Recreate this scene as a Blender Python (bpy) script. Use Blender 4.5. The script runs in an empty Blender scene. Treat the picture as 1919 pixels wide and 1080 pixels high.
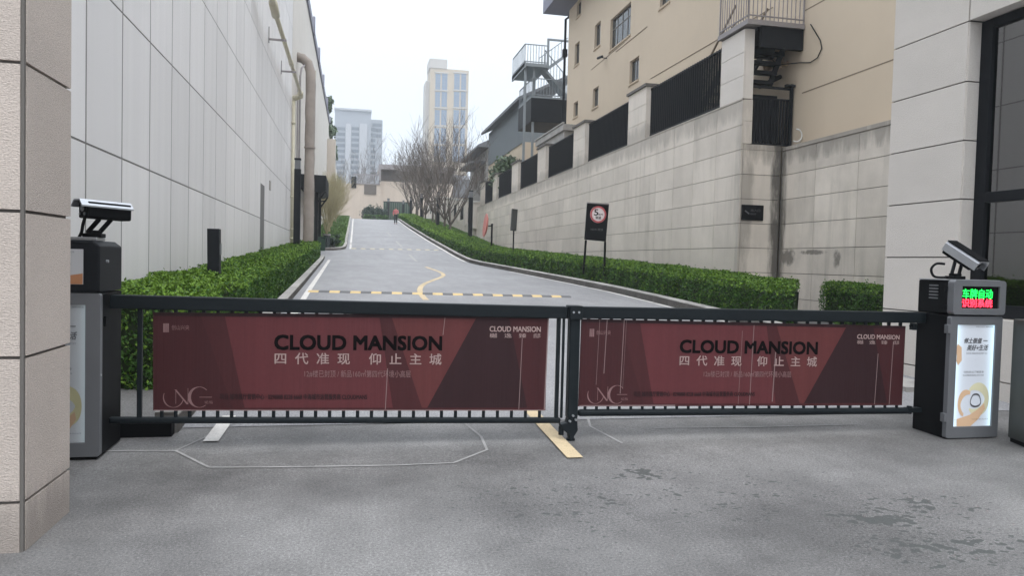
import bpy, math, random
import numpy as np
from mathutils import Vector, Matrix, noise as mnoise
SC = bpy.context.scene
COL = SC.collection
rad = math.radians

# ------------------------------------------------------------------ camera
FPX, CX, CY, EYE = 1390.0, 959.5, 540.0, 1.45
YAW, PIT, ROL = rad(12.1), rad(2.0), math.atan(0.025)
cf = Vector((math.sin(YAW) * math.cos(PIT), math.cos(YAW) * math.cos(PIT), -math.sin(PIT)))
cr0 = Vector((math.cos(YAW), -math.sin(YAW), 0)); cu0 = cr0.cross(cf)
cr = math.cos(ROL) * cr0 + math.sin(ROL) * cu0
cu = -math.sin(ROL) * cr0 + math.cos(ROL) * cu0
cam = bpy.data.cameras.new('camera'); camo = bpy.data.objects.new('camera', cam); COL.objects.link(camo)
cam.sensor_width = 36; cam.lens = FPX / 1919 * 36; cam.clip_start = 0.05; cam.clip_end = 3000
M = Matrix((cr, cu, -cf)).transposed().to_4x4(); M.translation = (0, 0, EYE); camo.matrix_world = M
SC.camera = camo

def at(px, py, X=None, Y=None, Z=None):
    """the point where the sight line through a photo pixel meets a vertical or level plane"""
    d = cf + (px - CX) / FPX * cr - (py - CY) / FPX * cu
    t = X / d.x if X is not None else Y / d.y if Y is not None else (Z - EYE) / d.z
    return Vector((d.x * t, d.y * t, EYE + d.z * t))

# ------------------------------------------------------------------ sky, sun, exposure
SUN_EL, SUN_AZ = rad(62), rad(172)
W = bpy.data.worlds.new('World'); SC.world = W; W.use_nodes = True
nt = W.node_tree; nt.nodes.clear()
sky = nt.nodes.new('ShaderNodeTexSky'); sky.sky_type = 'NISHITA'; sky.sun_disc = False
sky.sun_elevation = SUN_EL; sky.sun_rotation = SUN_AZ; sky.air_density = 1.0; sky.dust_density = 3.0; sky.ozone_density = 1.0
hs = nt.nodes.new('ShaderNodeHueSaturation'); hs.inputs['Saturation'].default_value = 0.22
mx = nt.nodes.new('ShaderNodeMixRGB'); mx.inputs[0].default_value = 0.85; mx.inputs[2].default_value = (5.05, 5.45, 5.95, 1)
bg = nt.nodes.new('ShaderNodeBackground'); bg.inputs[1].default_value = 0.065
wo = nt.nodes.new('ShaderNodeOutputWorld')
nt.links.new(sky.outputs[0], hs.inputs['Color']); nt.links.new(hs.outputs[0], mx.inputs[1])
tcw = nt.nodes.new('ShaderNodeTexCoord'); spw = nt.nodes.new('ShaderNodeSeparateXYZ'); nt.links.new(tcw.outputs['Generated'], spw.inputs[0])
ovc = nt.nodes.new('ShaderNodeMath'); ovc.operation = 'MULTIPLY_ADD'; ovc.use_clamp = False; ovc.inputs[1].default_value = 2.7; ovc.inputs[2].default_value = 1.0   # an overcast dome is brightest overhead
mxz = nt.nodes.new('ShaderNodeMath'); mxz.operation = 'MAXIMUM'; nt.links.new(spw.outputs[2], mxz.inputs[0]); mxz.inputs[1].default_value = 0; sqz = nt.nodes.new('ShaderNodeMath'); sqz.operation = 'POWER'; sqz.inputs[1].default_value = 2.0; nt.links.new(mxz.outputs[0], sqz.inputs[0]); nt.links.new(sqz.outputs[0], ovc.inputs[0])
vsc = nt.nodes.new('ShaderNodeVectorMath'); vsc.operation = 'SCALE'; nt.links.new(mx.outputs[0], vsc.inputs[0]); nt.links.new(ovc.outputs[0], vsc.inputs['Scale'])
nt.links.new(vsc.outputs[0], bg.inputs[0]); nt.links.new(bg.outputs[0], wo.inputs[0])
sd = bpy.data.lights.new('sun', 'SUN'); sd.energy = 0.6; sd.angle = rad(40); sd.color = (1, 0.965, 0.92)
so = bpy.data.objects.new('sun', sd); COL.objects.link(so)
so.rotation_euler = (rad(90) - SUN_EL, 0, rad(180) - SUN_AZ)
SC.view_settings.view_transform = 'Standard'; SC.view_settings.look = 'None'
SC.view_settings.exposure = 1.42; SC.view_settings.gamma = 1.0
SC.render.engine = 'CYCLES'
SC.cycles.max_bounces = 8; SC.cycles.volume_bounces = 1; SC.cycles.transparent_max_bounces = 8
SC.cycles.use_denoising = True

# ------------------------------------------------------------------ ground profile
YB = [-60, -30, -10, -4, -1, 0, 1, 2, 3, 4, 5, 5.6, 6.4, 7.5, 9, 11, 13.5, 16, 20, 24, 28, 31, 34, 36, 38, 40, 42, 45, 50, 56, 62, 68, 74, 80, 85, 88, 91, 95, 105, 130, 180, 260, 400, 700, 1200]
def g0(Y):
    if Y < 5.6: return 0.0
    if Y < 38: return .041 * (Y - 5.6)
    return 1.328 + .095 * (min(Y, 88) - 38)
def gs(Y):
    w = 0.9 if Y < 20 else 2.0
    return sum(g0(Y + w * k / 4) for k in range(-4, 5)) / 9
YG = [gs(y) for y in YB]
def g(Y):
    return float(np.interp(Y, YB, YG))

# ------------------------------------------------------------------ mesh builder
class MB:
    def __init__(s): s.v = []; s.f = []; s.m = []; s.t = []
    def add(s, vs, fs, m=0, t=None):
        n = len(s.v); t = random.uniform(.94, 1.06) if t is None else t
        s.v += [tuple(p) for p in vs]
        for f in fs: s.f.append([i + n for i in f]); s.m.append(m); s.t.append(t)
        return s
    def box(s, x0, x1, y0, y1, z0, z1, m=0, t=None):
        vs = [(x, y, z) for z in (z0, z1) for y in (y0, y1) for x in (x0, x1)]
        return s.add(vs, [(0, 2, 3, 1), (4, 5, 7, 6), (0, 1, 5, 4), (2, 6, 7, 3), (0, 4, 6, 2), (1, 3, 7, 5)], m, t)
    def obox(s, c, ax, ay, az, m=0, t=None):
        c, ax, ay, az = Vector(c), Vector(ax), Vector(ay), Vector(az)
        vs = [c + i * ax + j * ay + k * az for k in (-1, 1) for j in (-1, 1) for i in (-1, 1)]
        return s.add(vs, [(0, 2, 3, 1), (4, 5, 7, 6), (0, 1, 5, 4), (2, 6, 7, 3), (0, 4, 6, 2), (1, 3, 7, 5)], m, t)
    def bar(s, a, b, w, h=None, m=0, t=None, up=(0, 0, 1)):
        a, b = Vector(a), Vector(b); d = (b - a); L = d.length; d.normalize(); h = h or w
        up = Vector(up)
        if abs(d.dot(up)) > .95: up = Vector((0, 1, 0))
        x = d.cross(up).normalized(); z = x.cross(d)
        return s.obox((a + b) / 2, d * L / 2, x * w / 2, z * h / 2, m, t)
    def tube(s, pts, r, n=8, m=0, t=None, cap=True):
        pts = [Vector(p) for p in pts]; k = len(pts)
        rs = r if isinstance(r, (list, tuple)) else [r] * k
        vs = []; ref = None
        for i, p in enumerate(pts):
            d = (pts[min(i + 1, k - 1)] - pts[max(i - 1, 0)]).normalized()
            if ref is None: ref = d.orthogonal().normalized()
            ref = (ref - d * ref.dot(d)).normalized(); b = d.cross(ref)
            for j in range(n):
                a = 2 * math.pi * j / n
                vs.append(p + rs[i] * (math.cos(a) * ref + math.sin(a) * b))
        fs = [(i * n + j, i * n + (j + 1) % n, (i + 1) * n + (j + 1) % n, (i + 1) * n + j) for i in range(k - 1) for j in range(n)]
        if cap: fs += [tuple(range(n - 1, -1, -1)), tuple(range((k - 1) * n, k * n))]
        return s.add(vs, fs, m, t)
    def prism(s, poly, d, m=0, t=None):
        d = Vector(d); n = len(poly); P = [Vector(p) for p in poly]
        vs = P + [p + d for p in P]
        fs = [tuple(range(n - 1, -1, -1)), tuple(range(n, 2 * n))] + [(i, (i + 1) % n, n + (i + 1) % n, n + i) for i in range(n)]
        return s.add(vs, fs, m, t)
    def poly(s, P, m=0, t=1.0): return s.add(P, [tuple(range(len(P)))], m, t)
    def ribbon(s, pts, w, fn, m=0, t=1.0):
        """flat strip of width w along plane points (u, v) mapped by fn"""
        L = []; R_ = []; k = len(pts)
        for i in range(k):
            a = Vector(pts[max(i - 1, 0)]); b = Vector(pts[min(i + 1, k - 1)]); d = (b - a).normalized()
            ww = w[i] if isinstance(w, (list, tuple)) else w
            q = Vector((-d.y, d.x)) * ww / 2; p = Vector(pts[i]); L.append(fn(*(p + q))); R_.append(fn(*(p - q)))
        return s.add(L + R_, [(k + i, k + i + 1, i + 1, i) for i in range(k - 1)], m, t)
    def text(s, body, o, ux, uy, m=0, bold=0.0):
        """writing fitted into the parallelogram o, o+ux, o+uy"""
        cu_ = bpy.data.curves.new('writing', 'FONT'); cu_.body = body; cu_.size = 1; cu_.resolution_u = 3
        ob = bpy.data.objects.new('writing', cu_); COL.objects.link(ob)
        dg = bpy.context.evaluated_depsgraph_get(); me = bpy.data.meshes.new_from_object(ob.evaluated_get(dg))
        if len(me.vertices):
            xs = [v.co.x for v in me.vertices]; ys = [v.co.y for v in me.vertices]
            x0, x1, y0, y1 = min(xs), max(xs), min(ys), max(ys)
            o, ux, uy = Vector(o), Vector(ux), Vector(uy)
            vs = [o + ux * ((v.co.x - x0) / (x1 - x0)) + uy * ((v.co.y - y0) / max(y1 - y0, 1e-6)) for v in me.vertices]
            fs = [tuple(p.vertices) for p in me.polygons]; nrm = ux.cross(uy).normalized()
            ex = ux.normalized() * uy.length * bold; ey = uy * bold
            for k in range(9 if bold else 1): s.add([p + (ex * (k % 3 - 1) + ey * (k // 3 - 1) if bold else ex) + nrm * .00012 * k for p in vs], fs, m, 1.0)
        bpy.data.objects.remove(ob); bpy.data.curves.remove(cu_); bpy.data.meshes.remove(me)
        return s
    def build(s, name, mats, parent=None, bevel=0, smooth=False, kind=None, seg=2):
        me = bpy.data.meshes.new(name)
        org = Vector((0, 0, 0)); p = parent
        while p is not None: org += p.location; p = p.parent
        me.from_pydata([tuple(Vector(v) - org) for v in s.v], [], s.f)
        for mt in (mats if isinstance(mats, (list, tuple)) else [mats]): me.materials.append(mt)
        if len(me.polygons) == len(s.m): me.polygons.foreach_set('material_index', s.m)
        at_ = me.attributes.new('tone', 'FLOAT', 'FACE'); at_.data.foreach_set('value', s.t)
        me.update()
        if smooth: me.polygons.foreach_set('use_smooth', [True] * len(me.polygons))
        o = bpy.data.objects.new(name, me); COL.objects.link(o); o.parent = parent
        if bevel:
            b = o.modifiers.new('bevel', 'BEVEL'); b.width = bevel; b.segments = seg; b.limit_method = 'ANGLE'; b.angle_limit = rad(40)
        if kind: o['kind'] = kind
        return o

def leaves(name, pts, size, mats, parent=None, seed=1, core=None, tonevar=.26, long=1.7, up=0.3, slot=None, kind=None):
    """one mesh of many small folded leaves at the given points"""
    rs = np.random.RandomState(seed); n = len(pts); P = np.asarray(pts, dtype=np.float64)
    sz = np.broadcast_to(np.asarray(size, dtype=np.float64), (n,)) * rs.uniform(.7, 1.35, n)
    a = rs.normal(size=(n, 3)); a[:, 2] += up; a /= np.linalg.norm(a, axis=1)[:, None]
    b = rs.normal(size=(n, 3)); b -= a * (a * b).sum(1)[:, None]; b /= np.linalg.norm(b, axis=1)[:, None]
    c = np.cross(a, b)
    L = a * (sz * long / 2)[:, None]; Wd = b * (sz / 2)[:, None]; Nn = c * (sz * .18)[:, None]
    V = np.stack([P - L, P + Wd + Nn, P + L, P - Wd + Nn], 1).reshape(-1, 3)
    F = np.arange(n * 4).reshape(n, 4)
    tone = np.clip(rs.normal(1, tonevar, n), .35, 2.0); mi = np.zeros(n, int) if slot is None else slot
    fs = F.tolist(); tl = tone.tolist(); ml = list(mi)
    vs = V.tolist()
    mb = MB(); mb.v = vs; mb.f = fs; mb.t = tl; mb.m = [int(x) for x in ml]
    if core: core(mb)
    return mb.build(name, mats, parent, kind=kind)

def tag(o, label=None, cat=None, group=None, kind=None):
    if label: o['label'] = label
    if cat: o['category'] = cat
    if group: o['group'] = group
    if kind: o['kind'] = kind
    return o
def thing(name, loc, label, cat, group=None):
    o = bpy.data.objects.new(name, None); COL.objects.link(o); o.location = loc; o.empty_display_size = .2
    return tag(o, label, cat, group)
def copy_tree(o, parent=None):
    c = o.copy(); COL.objects.link(c); c.parent = parent
    for ch in list(o.children): copy_tree(ch, c)
    return c

# ------------------------------------------------------------------ materials
def lin(c):
    return tuple((x / 255 / 12.92) if x / 255 <= .04045 else ((x / 255 + .055) / 1.055) ** 2.4 for x in c)
def mat(name, col, rough=.7, metal=0.0, var=0.0, vscale=2.0, speck=0.0, sscale=120.0, bump=0.0, bscale=60.0, tone=0.0,
        patches=(), streak=0.0, streak_col=(.06, .055, .045), emit=0.0, spec=.5, grime=0.0, stretch=(1, 1, 1), coat=0.0):
    m = bpy.data.materials.new(name); m.use_nodes = True; N = m.node_tree.nodes; Lk = m.node_tree.links
    bs = N['Principled BSDF']; bs.inputs['Roughness'].default_value = rough; bs.inputs['Metallic'].default_value = metal
    bs.inputs['Specular IOR Level'].default_value = spec; bs.inputs['Coat Weight'].default_value = coat
    geo = N.new('ShaderNodeNewGeometry')
    def tex(scale, detail=4, st=(1, 1, 1), rg=.6):
        mp = N.new('ShaderNodeMapping'); mp.inputs['Scale'].default_value = st; Lk.new(geo.outputs['Position'], mp.inputs['Vector'])
        t = N.new('ShaderNodeTexNoise'); t.inputs['Scale'].default_value = scale; t.inputs['Detail'].default_value = detail
        t.inputs['Roughness'].default_value = rg; Lk.new(mp.outputs[0], t.inputs['Vector']); return t.outputs['Fac']
    def math_(op, a, b=None, c=None):
        n = N.new('ShaderNodeMath'); n.operation = op
        for i, x in enumerate((a, b, c)):
            if x is None: continue
            if isinstance(x, (int, float)): n.inputs[i].default_value = x
            else: Lk.new(x, n.inputs[i])
        return n.outputs[0]
    fac = None
    def mul(a):
        nonlocal fac
        fac = a if fac is None else math_('MULTIPLY', fac, a)
    if var: mul(math_('MULTIPLY_ADD', tex(vscale, 5, stretch), var * 4, 1 - var * 2))
    if speck: mul(math_('MULTIPLY_ADD', tex(sscale, 2), speck * 4, 1 - speck * 2))
    if tone:
        at_ = N.new('ShaderNodeAttribute'); at_.attribute_name = 'tone'
        mul(math_('MULTIPLY_ADD', math_('SUBTRACT', at_.outputs['Fac'], 1.0), tone, 1.0))
    base = N.new('ShaderNodeRGB'); base.outputs[0].default_value = (*col, 1); out = base.outputs[0]
    if fac is not None:
        vm = N.new('ShaderNodeVectorMath'); vm.operation = 'SCALE'; Lk.new(out, vm.inputs[0]); Lk.new(fac, vm.inputs['Scale']); out = vm.outputs[0]
    if streak:
        s1 = tex(1.0, 4, (2.2, 2.2, .16), .7); s2 = tex(.5, 3)
        k = math_('MULTIPLY', math_('MINIMUM', math_('MAXIMUM', math_('MULTIPLY_ADD', s1, 5.0, -2.55), 0.0), 1.0), math_('MINIMUM', math_('MAXIMUM', math_('MULTIPLY_ADD', s2, 3.0, -1.0), 0.0), 1.0))
        k = math_('MULTIPLY', k, streak)
        mxn = N.new('ShaderNodeMixRGB'); Lk.new(k, mxn.inputs[0]); Lk.new(out, mxn.inputs[1]); mxn.inputs[2].default_value = (*streak_col, 1); out = mxn.outputs[0]
    if grime:
        k = math_('MULTIPLY', math_('MINIMUM', math_('MAXIMUM', math_('MULTIPLY_ADD', tex(.9, 6, (1, 1, 1), .65), 6.0, -3.1), 0.0), 1.0), grime)
        mxn = N.new('ShaderNodeMixRGB'); Lk.new(k, mxn.inputs[0]); Lk.new(out, mxn.inputs[1]); mxn.inputs[2].default_value = (.09, .085, .075, 1); out = mxn.outputs[0]
    if patches:      # dirt with a place of its own: washed down under a fence, leaking from a corner
        sepp = N.new('ShaderNodeSeparateXYZ'); Lk.new(geo.outputs['Position'], sepp.inputs[0]); nn_ = tex(1.6, 5, (2, 2, .35), .7); kk = None; nf_ = tex(6.0, 4, (1, 1, .8), .7)
        for (x, y, z, rx, ry, rz, st_) in patches:
            q = None; nu_ = nf_ if max(rx, ry, rz) < 1 else nn_
            for ch, c_, r_ in ((0, x, rx), (1, y, ry), (2, z, rz)):
                e = math_('POWER', math_('DIVIDE', math_('ABSOLUTE', math_('SUBTRACT', sepp.outputs[ch], c_)), r_), 2.0); q = e if q is None else math_('ADD', q, e)
            w_ = math_('MAXIMUM', math_('SUBTRACT', 1.0, q), 0.0)
            w_ = math_('MULTIPLY', math_('MINIMUM', math_('MAXIMUM', math_('MULTIPLY', math_('SUBTRACT', math_('MULTIPLY_ADD', w_, .34, nu_), .52), 4.0), 0.0), 1.0), math_('MINIMUM', math_('MULTIPLY', w_, 3.0), st_ * .85))
            kk = w_ if kk is None else math_('MAXIMUM', kk, w_)
        mxn = N.new('ShaderNodeMixRGB'); Lk.new(math_('MINIMUM', kk, .92), mxn.inputs[0]); Lk.new(out, mxn.inputs[1]); mxn.inputs[2].default_value = (.055, .05, .042, 1); out = mxn.outputs[0]
    Lk.new(out, bs.inputs['Base Color'])
    if emit:
        Lk.new(out, bs.inputs['Emission Color']); bs.inputs['Emission Strength'].default_value = emit
    if bump:
        b = N.new('ShaderNodeBump'); b.inputs['Strength'].default_value = bump; b.inputs['Distance'].default_value = .02
        Lk.new(tex(bscale, 5, stretch), b.inputs['Height']); Lk.new(b.outputs[0], bs.inputs['Normal'])
    m['ext'] = 1
    return m

M_ = {}
M_['granite_l'] = mat('pillar granite', (.53, .46, .41), .85, var=.06, vscale=1.2, speck=.16, sscale=110, bump=.6, bscale=75, tone=1.0, stretch=(1, 1, 2.2), grime=.08, patches=[(-1.6, 4.2, -.05, 4, 4, .42, .45)])
M_['granite_g'] = mat('gatehouse granite', (.645, .60, .55), .85, var=.05, vscale=.9, speck=.10, sscale=90, bump=.5, bscale=60, tone=.8, stretch=(1, 1, 2))
M_['granite_r'] = mat('wall granite', (.66, .60, .53), .8, var=.09, vscale=.9, speck=.05, sscale=70, bump=.2, bscale=50, tone=1.3, streak=.38, streak_col=(.24, .215, .18), patches=[(9.5, 30, 5.70, 60, 60, .55, .35), (9.5, 17.0, 3, .5, .5, 9, .3)])
M_['granite_s'] = mat('stained granite', (.63, .57, .50), .8, var=.11, vscale=1.1, speck=.05, bump=.2, bscale=50, tone=1.3, streak=.35, streak_col=(.18, .165, .14), grime=.12, patches=[(10.6, 17.15, 2.5, .30, .30, 9, 1.0), (9.6, 17.2, 3.6, .3, .3, 3, .5), (10.6, 16.75, 1.75, .4, .40, .26, .8), (10.6, 15.7, 1.86, .3, .6, .07, .8), (10.6, 14.8, 1.70, .3, .16, .26, .8), (10.6, 14, 4.5, 9, 9, .5, .5)])
M_['joint'] = mat('joint', (.13, .12, .11), .9)
M_['joint_lt'] = mat('panel joint', (.22, .21, .205), .9)
M_['panel'] = mat('grey cladding', (.735, .718, .715), .75, var=.05, vscale=.5, tone=1.2, bump=.12, bscale=9, stretch=(6, 6, .12), streak=.14, streak_col=(.42, .405, .40))
M_['plaster'] = mat('pale plaster', (.64, .60, .55), .85, var=.06, vscale=.6, bump=.12, bscale=30, streak=.2, streak_col=(.35, .31, .27))
M_['cream_pipe'] = mat('cream pipe', (.56, .52, .40), .55, var=.08, vscale=4, streak=.2)
M_['duct'] = mat('duct coat', (.31, .27, .24), .85, var=.2, vscale=1.5, bump=.3, bscale=20, streak=.6, streak_col=(.20, .16, .13))
M_['dark_metal'] = mat('dark painted metal', (.011, .0125, .015), .55, var=.1, vscale=6, speck=.05, spec=.14)
M_['gate_metal'] = mat('gate paint', (.009, .0125, .015), .5, var=.12, vscale=3, speck=.08, sscale=40, bump=.04, bscale=30, spec=.16)
M_['grey_metal'] = mat('grey cabinet paint', (.155, .16, .17), .45, metal=.25, var=.06, vscale=5)
M_['black_metal'] = mat('black cabinet paint', (.005, .0055, .0065), .6, var=.1, vscale=4, spec=.10)
M_['steel'] = mat('brushed steel', (.42, .43, .45), .35, metal=.7, var=.05, vscale=8)
M_['galv'] = mat('galvanised rail', (.27, .25, .25), .5, metal=.3, var=.08, vscale=6)
M_['beige'] = mat('beige render', (.575, .475, .36), .88, var=.06, vscale=.35, bump=.1, bscale=40, streak=.22, streak_col=(.47, .37, .28))
M_['beige_line'] = mat('render groove', (.20, .155, .11), .9)
M_['win_frame'] = mat('window frame', (.12, .10, .085), .5)
M_['sill'] = mat('window sill', (.50, .40, .29), .85)
M_['glass'] = mat('window glass', (.035, .045, .05), .06, spec=.7)
M_['glass_dark'] = mat('tinted glass', (.5, .54, .52), .03, spec=.6)
M_['reflection'] = mat('pale curtain', (.42, .40, .37), .9, var=.15, vscale=5, stretch=(5, 5, .3))  # pale tone of a mirrored building, for the strip behind the gatehouse pane
M_['eave'] = mat('eave paint', (.20, .20, .25), .7, var=.05)
M_['concrete'] = mat('weathered concrete', (.36, .345, .325), .9, var=.18, vscale=1.2, bump=.3, bscale=30, streak=.6, streak_col=(.12, .11, .10))
M_['corr'] = mat('corrugated sheet', (.21, .235, .25), .55, metal=.2, var=.06, vscale=2)
M_['roof_grey'] = mat('grey roof', (.13, .135, .145), .7, var=.1)
M_['kerb'] = mat('kerb stone', (.36, .345, .325), .85, var=.08, vscale=3, speck=.08, sscale=90, tone=1.2, bump=.15, bscale=50, grime=.25)
M_['leafa'] = mat('hedge leaf', (.042, .105, .017), .5, tone=.8, spec=.2)
M_['leafb'] = mat('young hedge leaf', (.120, .215, .026), .5, tone=.7, spec=.2)  # paler leaf: new growth, with light on the hedge top put into its colour
M_['hedgecore'] = mat('hedge twigs', (.018, .032, .010), .9, var=.2, vscale=10)
M_['lawn'] = mat('ground cover leaf', (.085, .165, .03), .6, tone=.7)
M_['ever'] = mat('evergreen leaf', (.075, .115, .055), .5, tone=.7)
M_['everd'] = mat('dark shrub leaf', (.020, .045, .025), .5, tone=.7)
M_['bark'] = mat('bark', (.100, .082, .070), .9, var=.15, vscale=8)
M_['bark_y'] = mat('yellowish bark', (.34, .30, .18), .9, var=.15, vscale=8)
M_['white_paint'] = mat('whitewash', (.68, .67, .64), .85, var=.08, vscale=9)
M_['road_white'] = mat('white road paint', (.62, .60, .57), .8, var=.14, vscale=2.5, speck=.16, sscale=60, grime=.55)
M_['worn_paint'] = mat('worn road paint', (.36, .35, .33), .8, var=.15, vscale=3, speck=.12, sscale=60)
M_['road_yellow'] = mat('yellow road paint', (.55, .44, .28), .8, var=.14, vscale=2.5, speck=.16, sscale=60, grime=.5)
M_['seam'] = mat('pale sealed seam', (.30, .295, .29), .8, var=.25, vscale=6)
M_['rub_black'] = mat('bump rubber', (.13, .13, .135), .8, var=.1, vscale=8)
M_['rub_yellow'] = mat('bump yellow', (.60, .45, .22), .7, var=.15, vscale=6)
M_['ink_black'] = mat('black print', (.004, .003, .0035), .8, spec=.1)
M_['ink_pale'] = mat('pale print', (.36, .265, .25), .7, var=.18, vscale=12, spec=.2)
M_['ink_faint'] = mat('faint print', (.22, .13, .13), .7, var=.2, vscale=12, spec=.2)
M_['ink_white'] = mat('white line', (.22, .15, .147), .6)
M_['ban_dark'] = mat('banner dark maroon', (0.0480, 0.0125, 0.0145), .55, var=.10, vscale=1.5, speck=.05, sscale=40, bump=.12, bscale=5, stretch=(12, 1, .25), spec=.25)
M_['ban_red'] = mat('banner red', (0.1000, 0.0245, 0.0280), .55, var=.10, vscale=1.5, speck=.05, sscale=40, bump=.12, bscale=5, stretch=(12, 1, .25), spec=.25)
M_['ban_band'] = mat('banner darker band', (0.0560, 0.0145, 0.0165), .55, var=.10, vscale=1.5, speck=.05, sscale=40, bump=.12, bscale=5, stretch=(12, 1, .25), spec=.25)  # darker maroon band of the printed design
M_['ban_deep'] = mat('banner deep maroon', (0.0270, 0.0098, 0.0119), .55, var=.10, vscale=1.5, speck=.05, sscale=40, bump=.12, bscale=5, stretch=(12, 1, .25), spec=.25)
M_['ban_warm'] = mat('banner warm red', (0.1020, 0.0270, 0.0270), .55, var=.10, vscale=1.5, speck=.05, sscale=40, bump=.12, bscale=5, stretch=(12, 1, .25), spec=.25)
M_['sign_red'] = mat('sign red', (.44, .075, .085), .5, var=.06)
M_['sign_white'] = mat('sign white', (.72, .66, .66), .5)
M_['pink'] = mat('faded pink plastic', (.58, .20, .17), .5, var=.1)
M_['led_g'] = mat('green led', (.01, .85, .08), .5, emit=1.3)
M_['led_r'] = mat('red led', (.95, .03, .06), .5, emit=1.3)
M_['lit'] = mat('lit poster', (.62, .68, .72), .4, emit=.42, var=.04, vscale=3)
M_['litedge'] = mat('lit poster edge', (.72, .92, 1.0), .4, emit=.85)
M_['litgrey'] = mat('dim poster', (.42, .42, .43), .35, emit=.03, var=.04, vscale=3)
M_['orange'] = mat('orange print', (.50, .34, .22), .4, emit=.14)
M_['yellowp'] = mat('yellow print', (.50, .48, .33), .4, emit=.14)
M_['ink_grey'] = mat('grey print', (.10, .10, .11), .6)
M_['haze_a'] = mat('pale tower concrete', (.22, .24, .27), .8)
M_['haze_w'] = mat('tower white band', (.34, .35, .37), .8)
M_['tower_win'] = mat('tower glass', (.10, .17, .27), .3)
M_['tower_win2'] = mat('tower grey glass', (.045, .065, .09), .3)
M_['cream'] = mat('cream tower stone', (.40, .32, .215), .8, var=.05, vscale=.1)
M_['tower_white'] = mat('tower trim', (.40, .37, .33), .8)
M_['skin'] = mat('skin', (.45, .27, .19), .6)
M_['hair'] = mat('hair', (.015, .012, .010), .6)
M_['cloth_dark'] = mat('dark cloth', (.018, .022, .022), .9)
M_['cloth_pink'] = mat('pink cloth', (.52, .16, .17), .9, var=.1)
M_['tarp'] = mat('tan tarpaulin', (.50, .37, .26), .85, var=.2, vscale=5, bump=.4, bscale=8)
M_['green_plastic'] = mat('green bin plastic', (.014, .045, .028), .5)
M_['bin_dark'] = mat('dark bin plastic', (.015, .025, .025), .5)
M_['end_beige'] = mat('end wall render', (.52, .44, .365), .9, var=.08, vscale=.5, streak=.35, streak_col=(.33, .27, .22))

gm = M_['glass_dark']; gn = gm.node_tree.nodes; gl = gm.node_tree.links; gn.clear()
go_ = gn.new('ShaderNodeOutputMaterial'); gx = gn.new('ShaderNodeMixShader'); gt = gn.new('ShaderNodeBsdfTransparent'); gg = gn.new('ShaderNodeBsdfGlossy'); gf = gn.new('ShaderNodeFresnel')
gt.inputs[0].default_value = (.62, .68, .64, 1); gg.inputs['Roughness'].default_value = .02; gf.inputs[0].default_value = 2.8
gl.new(gf.outputs[0], gx.inputs[0]); gl.new(gt.outputs[0], gx.inputs[1]); gl.new(gg.outputs[0], gx.inputs[2]); gl.new(gx.outputs[0], go_.inputs[0])
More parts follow.
